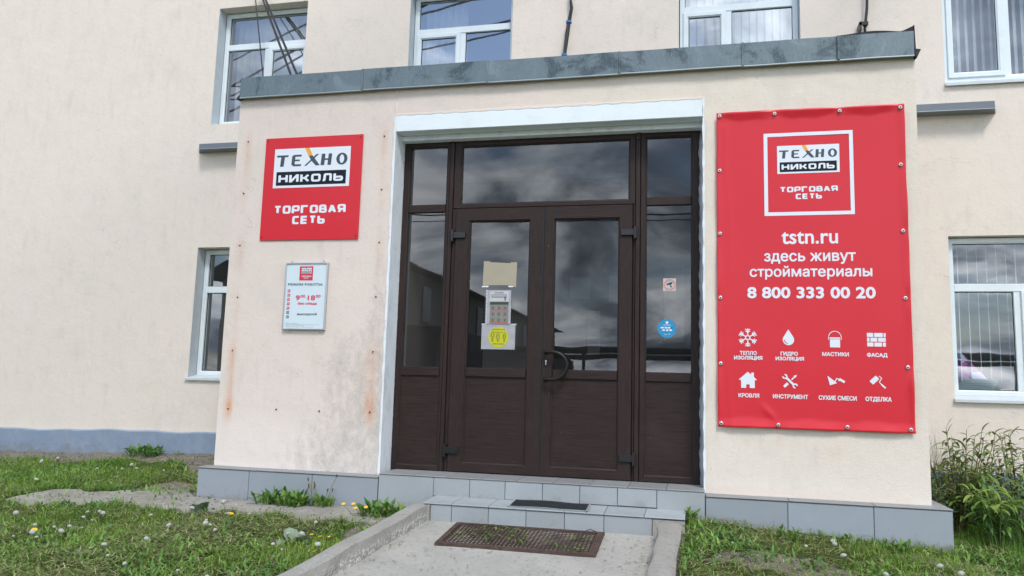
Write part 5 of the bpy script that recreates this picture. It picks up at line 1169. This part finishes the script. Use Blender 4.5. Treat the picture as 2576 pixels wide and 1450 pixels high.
def scatter(n, dens=None):
    out = []
    for (x0, x1, y0, y1, wt) in ((-4.6, -.8, -2.9, -.6, 1.0), (-8.5, -3.0, -1.2, 1.5, 1.0), (1.1, 4.6, -2.1, -.15, 1.05), (3.1, 5.5, -.3, 1.75, .8), (-8, -1, -5.5, -2.9, .3), (1.2, 6, -5.5, -2.1, .3), (4.6, 6.5, -2.1, 1.7, .4)):
        k = int(n*wt*(x1-x0)*(y1-y0)/24); out.append(np.stack([RNG.uniform(x0, x1, k), RNG.uniform(y0, y1, k)], -1))
    P_ = np.concatenate(out); x, y = P_[:, 0], P_[:, 1]; ok = allowed(x, y)
    m = np.ones(len(x)); m[apron_mask(x, y)] = .03; m[gravel_mask(x, y)] = .04; m[bare_mask(x, y)] = np.where(x[bare_mask(x, y)] > 0, .38, .14)
    if dens is not None: m = m*dens(x, y)
    ok &= RNG.uniform(0, 1, len(x)) < m
    return x[ok], y[ok]
def colors(n, a, b, x, y, seed):
    t = np.clip(pn(x, y, 2.2, seed)*.7+RNG.normal(0, .22, n)+.1, 0, 1)[:, None]; c = np.array(a)*(1-t)+np.array(b)*t
    return c*RNG.uniform(.75, 1.25, (n, 1))
patch = lambda x, y: np.clip((pn(x, y, 1.6, 31)-.35)*2.6, .18, 1)
x, y = scatter(150000, patch); n = len(x)
blades('grass', x, y, RNG.uniform(.02, .075, n)*(.6+.9*pn(x, y, 3.5, 13)), RNG.uniform(.0026, .006, n), RNG.uniform(.1, 1.1, n), colors(n, (.085, .19, .025), (.28, .43, .06), x, y, 41), kind='stuff')
x, y = scatter(95000, lambda x, y: np.clip((pn(x, y, 1.3, 77)-.25)*2, .25, 1)*np.where((y > -.3) & (x < -3), .45, 1)); n = len(x)
tc = RNG.uniform(0, 1, n)[:, None]; cc = np.where(tc < .62, np.array([[.33, .40, .13]]), np.where(tc < .84, np.array([[.50, .47, .27]]), np.array([[.20, .15, .08]])))*RNG.uniform(.65, 1.2, (n, 1))
blades('mown_clippings', x, y, RNG.uniform(.025, .095, n), RNG.uniform(.003, .007, n), RNG.uniform(1.15, 1.65, n), cc, zoff=RNG.uniform(.010, .055, n), curl=.05, kind='stuff')
x, y = scatter(42000, lambda x, y: np.clip((pn(x, y, 1.9, 51)-.4)*3, .05, 1)); n = len(x)
blades('low_broad_weeds', x, y, RNG.uniform(.03, .09, n), RNG.uniform(.010, .024, n), RNG.uniform(.45, 1.35, n), colors(n, (.07, .19, .04), (.26, .42, .09), x, y, 5), zoff=.004, curl=.25, kind='stuff')
# lush uncut grass behind, and at the right corner
x = RNG.uniform(-8, -3.2, 9000); y = RNG.uniform(-.35, 1.25, 9000); k_ = allowed(x, y) & ~gravel_mask(x, y) & ~bare_mask(x, y) & ~apron_mask(x, y) & (pn(x, y, 1.1, 90) > .42); x, y = x[k_], y[k_]; n = len(x)
x2 = RNG.uniform(3.12, 4.9, 7000); y2 = RNG.uniform(-.75, 1.6, 7000); k_ = allowed(x2, y2) & ((x2 > 3.45) | (y2 > -.1)); x2, y2 = x2[k_], y2[k_]
X_ = np.concatenate([x, x2]); Y_ = np.concatenate([y, y2]); n = len(X_)
blades('uncut_grass', X_, Y_, RNG.uniform(.05, .13, n)*np.where(X_ > 0, 1.25, .8), RNG.uniform(.0022, .0045, n), RNG.uniform(.05, .6, n), colors(n, (.065, .17, .02), (.17, .33, .04), X_, Y_, 42), kind='stuff')
# stones and crumbs on the gravel and the concrete
n = 2600; x = np.concatenate([RNG.uniform(-8, -3.05, n), RNG.uniform(-4.4, -1.1, 500), RNG.uniform(1.4, 2.3, 300)]); y = np.concatenate([RNG.uniform(.8, 1.76, n), RNG.uniform(-.75, .25, 500), RNG.uniform(-1.3, -.85, 300)])
k_ = gravel_mask(x, y) | apron_mask(x, y) | bare_mask(x, y); k_ &= allowed(x, y); x, y = x[k_], y[k_]; n = len(x); r = RNG.uniform(.003, .016, n)*RNG.uniform(.5, 1, n)
oc = np.array([(1, 0, 0), (0, 1, 0), (-1, 0, 0), (0, -1, 0), (0, 0, .7), (0, 0, -.6)]); V = oc[None]*r[:, None, None]*RNG.uniform(.6, 1.3, (n, 6, 1)); V[:, :, 0] += x[:, None]; V[:, :, 1] += y[:, None]; V[:, :, 2] += (hz(x, y)+.008)[:, None]
tr = np.array([(0, 1, 4), (1, 2, 4), (2, 3, 4), (3, 0, 4), (1, 0, 5), (2, 1, 5), (3, 2, 5), (0, 3, 5)]); F3 = (np.arange(n)*6)[:, None, None]+tr[None]
C = np.repeat((np.array([[.30, .28, .24]])*RNG.uniform(.5, 1.3, (n, 1)))[:, None, :], 6, 1)
color_mesh('gravel', V.reshape(-1, 3), np.zeros((0, 4), int), F3.reshape(-1, 3), C.reshape(-1, 3), kind='stuff')

# dry clippings and crumbs blown onto the path and along the kerbs
n = 900; u = np.concatenate([RNG.beta(.45, .45, 700), RNG.uniform(0, 1, 200)]); y = RNG.uniform(-2.6, -.52, n); x = xl(y)+.03+(xr(y)-.03-xl(y)-.03)*u
L = RNG.uniform(.008, .03, n); a = RNG.uniform(0, 6.28, n); w_ = RNG.uniform(.001, .0035, n); z = pz(y)+.009; dx, dy = np.cos(a)*L/2, np.sin(a)*L/2; ex, ey = -np.sin(a)*w_, np.cos(a)*w_
V = np.stack([np.stack([x-dx-ex, y-dy-ey, z], -1), np.stack([x+dx-ex, y+dy-ey, z+.002], -1), np.stack([x+dx+ex, y+dy+ey, z+.003], -1), np.stack([x-dx+ex, y-dy+ey, z+.001], -1)], 1)
k_ = ~((x > -.5) & (x < .66) & (y > -1.09)); V = V[k_]; n = len(V); pal = np.array([[.10, .08, .055], [.25, .24, .12], [.16, .20, .07], [.32, .29, .22]])[RNG.integers(0, 4, n)]
color_mesh('path_litter', V.reshape(-1, 3), np.arange(n*4).reshape(n, 4), np.zeros((0, 3), int), np.repeat(pal[:, None], 4, 1).reshape(-1, 3), kind='stuff')

# leaf meshes
def leaf_mesh(L, wd, kind, mat, droop=.35, n=7):
    m = MB(); prevs = None
    for k in range(n+1):
        t = k/n; a = droop*t*1.6; xx_ = L*t*math.cos(a*.6); zz_ = L*(t*.25-droop*t*t)
        if kind == 'lance': wk = wd*math.sin(math.pi*min(1, t*.97+.03))**.8
        elif kind == 'toothed': wk = wd*(.25+.9*t)*(1.0 if k % 2 else .42)*(1 if k < n else .15)
        elif kind == 'round': wk = wd*math.sqrt(max(0, 1-(2*t-1)**2))*(1+.12*math.sin(k*2.3))
        else: wk = wd
        cur = [(xx_, -wk/2, zz_+.12*wk), (xx_, 0, zz_), (xx_, wk/2, zz_+.12*wk)]
        if prevs:
            m.quad(prevs[0], cur[0], cur[1], prevs[1]); m.quad(prevs[1], cur[1], cur[2], prevs[2])
        prevs = cur
    return m.mesh('leaf', mat)
def put_leaves(par, me_, items):
    for (loc, az, pitch_, s) in items:
        o = link('leaf', random.choice(me_) if isinstance(me_, list) else me_, par); o.location = loc
        o.rotation_euler = (random.uniform(-.35, .35), -pitch_, az); o.scale = (s, s, s)
def G(x, y): return float(hz(x, y))
LM = {}
for nm, mt in (('g', M_leafg), ('b', M_leafb), ('d', M_leafd), ('l', M_leafl)):
    LM[nm] = [leaf_mesh(.11, .022, 'lance', mt, .5), leaf_mesh(.095, .019, 'lance', mt, .25), leaf_mesh(.125, .024, 'lance', mt, .8)]
TO = [leaf_mesh(.14, .045, 'toothed', M_leafg, .3), leaf_mesh(.12, .04, 'toothed', M_leafg, .55), leaf_mesh(.13, .035, 'toothed', M_leafl, .35)]
RO = [leaf_mesh(.13, .08, 'round', M_leafw, .5, 9), leaf_mesh(.10, .07, 'round', M_leafw, .2, 8)]
def rosette(name, label, cat, x, y, nl, spread, sc, ms=TO, pit=(.3, 1.3), z=None, group=None, extra=None):
    t = thing(name, label, cat, (x, y, G(x, y) if z is None else z), group)
    put_leaves(t, ms, [((random.uniform(-spread, spread), random.uniform(-spread*.5, spread*.5), 0), random.uniform(0, 6.28), random.uniform(*pit), sc*random.uniform(.6, 1.15)) for _ in range(nl)])
    return t
rosette('leafy_weed', 'bushy bright green weed growing against the tiled base left of the steps', 'weed', -2.13, -.27, 190, .21, 1.05, pit=(.5, 1.45))
t = rosette('plantain', 'green weed with tall seed spikes beside the bushy weed at the tiled base', 'weed', -1.78, -.25, 50, .08, .9, pit=(.7, 1.4))
for k in range(9):
    a = random.uniform(-.14, .17); hh = random.uniform(.13, .26); m = MB(); m.tube([(a*.2, 0, 0), (a*.6, -.01, hh*.6), (a, -.02, hh)], .0022, 5); m.build('stem', M_stemg, t); m = MB(); m.tube([(a, -.02, hh), (a, -.02, hh+.008), (a*1.03, -.02, hh+.022), (a*1.05, -.02, hh+.03)], [.003, .008, .007, .002], 6); m.build('seed_head', M_stem, t)
t = rosette('dandelion_clump', 'dandelion clump with yellow flowers where the left kerb meets the step', 'weed', -1.13, -.47, 150, .17, 1.0, pit=(.5, 1.4))
for (a, b, hh) in ((-.26, -.2, .10), (-.22, -.1, .09), (-.13, -.26, .085), (-.06, -.22, .09)):
    m = MB(); m.tube([(a*.7, b*.7, 0), (a, b, hh)], .002, 5); m.build('stem', M_stemg, t); m = MB(); m.tube([(a, b, hh), (a, b-.004, hh+.010), (a, b-.006, hh+.013)], [.006, .017, .004], 10); m.build('flower', M_yellow, t)
rosette('leafy_weed', 'dark green weed on the dirt mound against the blue base of the building', 'weed', -5.02, 1.62, 110, .2, 1.0, [TO[0], TO[1]], z=G(-5.02, 1.62)+.01)
rosette('leafy_weed', 'tiny weed right of the mound against the blue base', 'weed', -4.62, 1.7, 12, .06, .5)
rosette('leafy_weed', 'small weed tucked by the left end of the tiled base', 'weed', -3.16, .02, 26, .06, .75)
rosette('leafy_weed', 'tiny sprout on the concrete below the left end of the tiled base', 'weed', -2.88, -.24, 8, .03, .4)
rosette('leafy_weed', 'weed squeezed between the right kerb and the tiled base', 'weed', 1.275, -.27, 30, .035, .8, pit=(.6, 1.5), z=-.17)
rosette('broad_leaf_weed', 'large grey green leaves standing at the edge of the concrete strip', 'weed', -2.58, -.80, 9, .07, .95, RO+TO[:1], (.3, 1.3))
rosette('broad_leaf_weed', 'wilted pale grey leaves lying near the left kerb', 'weed', -1.44, -1.33, 7, .06, 1.1, RO, (.0, .9))
rosette('broad_leaf_weed', 'wilted grey green leaves lying in the front left of the lawn', 'weed', -2.78, -1.90, 7, .10, .95, RO, (-.05, .3))
rosette('broad_leaf_weed', 'bluish wilted leaf patch in the middle of the left lawn', 'weed', -3.1, -1.45, 9, .16, .9, RO, (-.05, .3))
rosette('broad_leaf_weed', 'dull leaf lying in the lawn before the concrete strip', 'weed', -2.14, -1.02, 4, .06, .8, RO, (-.05, .3))
rosette('leafy_weed', 'upright weed on the right lawn before the tiled base', 'weed', 1.95, -.42, 26, .08, .85, pit=(.5, 1.4))
rosette('broad_leaf_weed', 'dark broad leaf standing in the right lawn below a tile joint', 'weed', 2.38, -.33, 5, .05, .75, TO+RO[:1], (.4, 1.2))
rosette('leafy_weed', 'light green weed in the right lawn near the corner', 'weed', 2.72, -.42, 22, .08, .8, pit=(.4, 1.4))
rosette('leafy_weed', 'weed at the bottom edge of the right lawn', 'weed', 2.05, -1.05, 22, .09, .8, pit=(.2, 1.1))
gw = thing('grate_weeds', 'yellow green weeds sprouting through the left and right of the grate', 'weeds', (0, -.8, -.3))
its = []
for (cx_, cy_, n_, s_) in ((-.12, -.62, 50, .10), (-.05, -.75, 50, .13), (-.36, -.83, 24, .07), (.02, -.9, 34, .12), (.52, -.74, 36, .06), (.46, -.95, 26, .06), (-.30, -.70, 26, .08)):
    its += [((cx_+random.gauss(0, s_), cy_+.8+random.gauss(0, s_*.6), gzf(cy_)+.3+random.uniform(-.012, .010)), random.uniform(0, 6.28), random.uniform(.0, .7), random.uniform(.25, .5)) for _ in range(n_)]
its += [((random.uniform(kx0+.06, kx1-.08), random.uniform(ky0+.07, ky1-.06)+.8, gzf(-.8)+.3-.004), random.uniform(0, 6.28), random.uniform(-.1, .5), random.uniform(.2, .38)) for _ in range(40)]
its = [q for q in its if kx0+.05 < q[0][0] < kx1-.07 and ky0+.06 < q[0][1]-.8 < ky1-.05]
put_leaves(gw, [TO[2], TO[0]], its)

# dandelion clocks and flowers standing in the lawn
m = MB(); rows = 5; rr = .016
pts = []
for k in range(80):
    z_ = 1-2*(k+.5)/80; a = k*2.4; q = math.sqrt(1-z_*z_); pts.append((q*math.cos(a), q*math.sin(a), z_))
for p in pts:
    p = Vector(p); a = p.orthogonal().normalized(); b = p.cross(a); c = p*rr*.94
    m.poly([tuple(c+(a*math.cos(q)+b*math.sin(q))*.0036+p*.001*((i % 2))) for i, q in enumerate(np.linspace(0, 2*math.pi, 7)[:-1])])
for k in range(6):
    for j in range(10):
        la, lb = math.pi*k/6-math.pi/2, math.pi*(k+1)/6-math.pi/2; a, b = 2*math.pi*j/10, 2*math.pi*(j+1)/10; q = rr*.86
        m.quad(*[(q*math.cos(u)*math.cos(v), q*math.cos(u)*math.sin(v), q*math.sin(u)) for u, v in ((la, a), (la, b), (lb, b), (lb, a))])
clock = m.mesh('seed_head', M_clock)
m = MB(); m.tube([(0, 0, -1), (.02, 0, -.5), (0, 0, 0)], .0022, 5); stemm = m.mesh('stem', M_stemg)
m = MB(); n = 14
for k in range(n):
    for rr_, w_, h_ in ((.016, .005, .0), (.010, .004, .003)):
        a = 2*math.pi*k/n+h_*90; m.poly([(0, 0, h_), (rr_*math.cos(a-.25), rr_*math.sin(a-.25), h_+.003), (rr_*1.1*math.cos(a), rr_*1.1*math.sin(a), h_+.002), (rr_*math.cos(a+.25), rr_*math.sin(a+.25), h_+.003)])
flower = m.mesh('flower', M_yellow)
def lawn_pt(x0, x1, y0, y1):
    while True:
        x, y = random.uniform(x0, x1), random.uniform(y0, y1)
        if allowed(np.array(x), np.array(y)) and not apron_mask(np.array(x), np.array(y)) and not bare_mask(np.array(x), np.array(y)): return x, y
specs = [(clock, 'white dandelion seed head standing in the mown lawn left of the path', 'dandelion seed heads in the left lawn', 46, (-4.4, -.95, -2.3, -.72)), (clock, 'white dandelion seed head in the cut grass right of the path', 'dandelion seed heads in the right lawn', 9, (1.35, 3.2, -1.3, -.35)),
         (flower, 'yellow dandelion flower in the mown lawn left of the path', 'yellow dandelions in the left lawn', 9, (-3.6, -.95, -2.2, -.75)), (clock, 'small white seed head in the far lawn before the blue base', 'seed heads in the far left lawn', 10, (-6.5, -3.4, -.3, 1.1))]
for (me_, lab, grp, cnt, (x0, x1, y0, y1)) in specs:
    for _ in range(cnt):
        x, y = lawn_pt(x0, x1, y0, y1)
        while pn(np.array(x), np.array(y), 2.5, 19) < .5: x, y = lawn_pt(x0, x1, y0, y1)
        hh = random.uniform(.035, .085); t = thing('dandelion', lab, 'dandelion', (x, y, G(x, y)), grp)
        s_ = link('stem', stemm, t); s_.location = (0, 0, hh); s_.scale = (1, 1, hh); s_.rotation_euler = (0, 0, random.uniform(0, 6))
        f_ = link('seed_head' if me_ is clock else 'flower', me_, t); f_.location = (0, 0, hh+(.012 if me_ is clock else .002)); q = random.choice((.45, .6, .75, .95, 1.15)); f_.scale = (q*1.1, q*1.1, q*random.uniform(.6, 1)); f_.rotation_euler = (random.uniform(-.5, .3), random.uniform(-.4, .4), random.uniform(0, 6))

# perennial shrubs at the right corner
def shrub(name, label, x, y, H, R, nst, per, keys, lean=.35, seed=0, stem=M_stem, sc=1.):
    random.seed(100+seed); t = thing(name, label, 'plant', (x, y, G(x, y)))
    cnt = 0
    for s in range(nst):
        az = random.uniform(0, 6.28); hgt = H*random.choice((.6, .7, .75, .8, .85, 1.0, 1.08)); dx, dy = math.cos(az)*R*random.uniform(.2, 1), math.sin(az)*R*random.uniform(.2, 1)
        pts = [(dx*.2*random.uniform(.5, 1), dy*.2, 0), (dx*.55, dy*.55, hgt*.5), (dx*.85, dy*.85, hgt*.8), (dx, dy, hgt)]
        m = MB(); m.tube(pts, [.005, .004, .003, .002], 5); m.build('stem', stem, t)
        for k in range(per):
            f = .18+.82*(k+random.uniform(0, .8))/per; f = min(f, 1.0); i = min(int(f*3), 2); g_ = f*3-i
            p = [pts[i][j]*(1-g_)+pts[i+1][j]*g_ for j in range(3)]
            key = keys[min(len(keys)-1, int(f*len(keys)*.999))]
            put_leaves(t, LM[key], [(p, k*2.4+random.uniform(-.4, .4), random.uniform(-.25, .65) if f < .95 else random.uniform(.6, 1.3), sc*random.uniform(.7, 1.15))])
            cnt += 1
    return t
shrub('bronze_leaved_shrub', 'tallest bronze leaved perennial beside the right end of the porch', 3.50, .95, .80, .30, 21, 14, ['d', 'd', 'b'], seed=1, sc=1.2)
shrub('bronze_leaved_shrub', 'dark bushy perennial at the right edge of the picture', 4.0, 1.05, .80, .34, 21, 14, ['d', 'd', 'b'], seed=2, sc=1.2)
shrub('leafy_green_plant', 'bright green leafy perennial low in front of the bronze shrub', 3.50, .10, .52, .22, 19, 15, ['g', 'g', 'l'], seed=3, sc=1.05, stem=M_stemg)
shrub('bronze_leaved_shrub', 'reddish lower perennial touching the tiled corner of the porch', 3.36, .55, .55, .18, 18, 16, ['g', 'd', 'b'], seed=4, sc=1.0)
shrub('leafy_green_plant', 'lime green perennial behind the tiled corner, right of the bright green one', 3.85, .12, .50, .24, 19, 15, ['g', 'g', 'l'], seed=5, sc=1.05, stem=M_stemg)
shrub('bronze_leaved_shrub', 'thick dark perennial filling the gap behind the two bronze shrubs', 3.75, 1.25, .72, .34, 21, 14, ['g', 'd', 'd'], seed=6, sc=1.1)
shrub('leafy_green_plant', 'mid green perennial between the porch side and the dark shrubs', 3.62, .55, .55, .28, 20, 14, ['g', 'g', 'b'], seed=7, stem=M_stemg, sc=1.2)
random.seed(5)
# tall fine grass behind and beside the shrubs
def tuft(label, cx_, cy_, sx_, sy_, n, L0, L1, seed):
    x = RNG.normal(cx_, sx_, n); y = RNG.normal(cy_, sy_, n); k_ = ~((x > -3) & (x < 3.15)) & (y < D-.1); x, y = x[k_], y[k_]; n = len(x)
    o = blades('tall_grass_tuft', x, y, RNG.uniform(L0, L1, n), RNG.uniform(.003, .0055, n), RNG.uniform(.02, .28, n), colors(n, (.05, .10, .03), (.12, .17, .06), x, y, seed), curl=1.1)
    o['label'] = label; o['category'] = 'grass tuft'
tuft('tall thin grass tuft rising behind the shrub beside the porch corner', 3.35, 1.2, .12, .15, 150, .5, .95, 61)
tuft('arching pale green grass tuft at the far right below the dark shrub', 3.95, .1, .16, .14, 420, .25, .5, 62)
tuft('tall grass blades behind the dark shrub against the cream wall', 3.85, 1.5, .25, .1, 90, .55, .85, 63)
for o in bpy.data.objects:
    if '_m' in o: del o['_m']
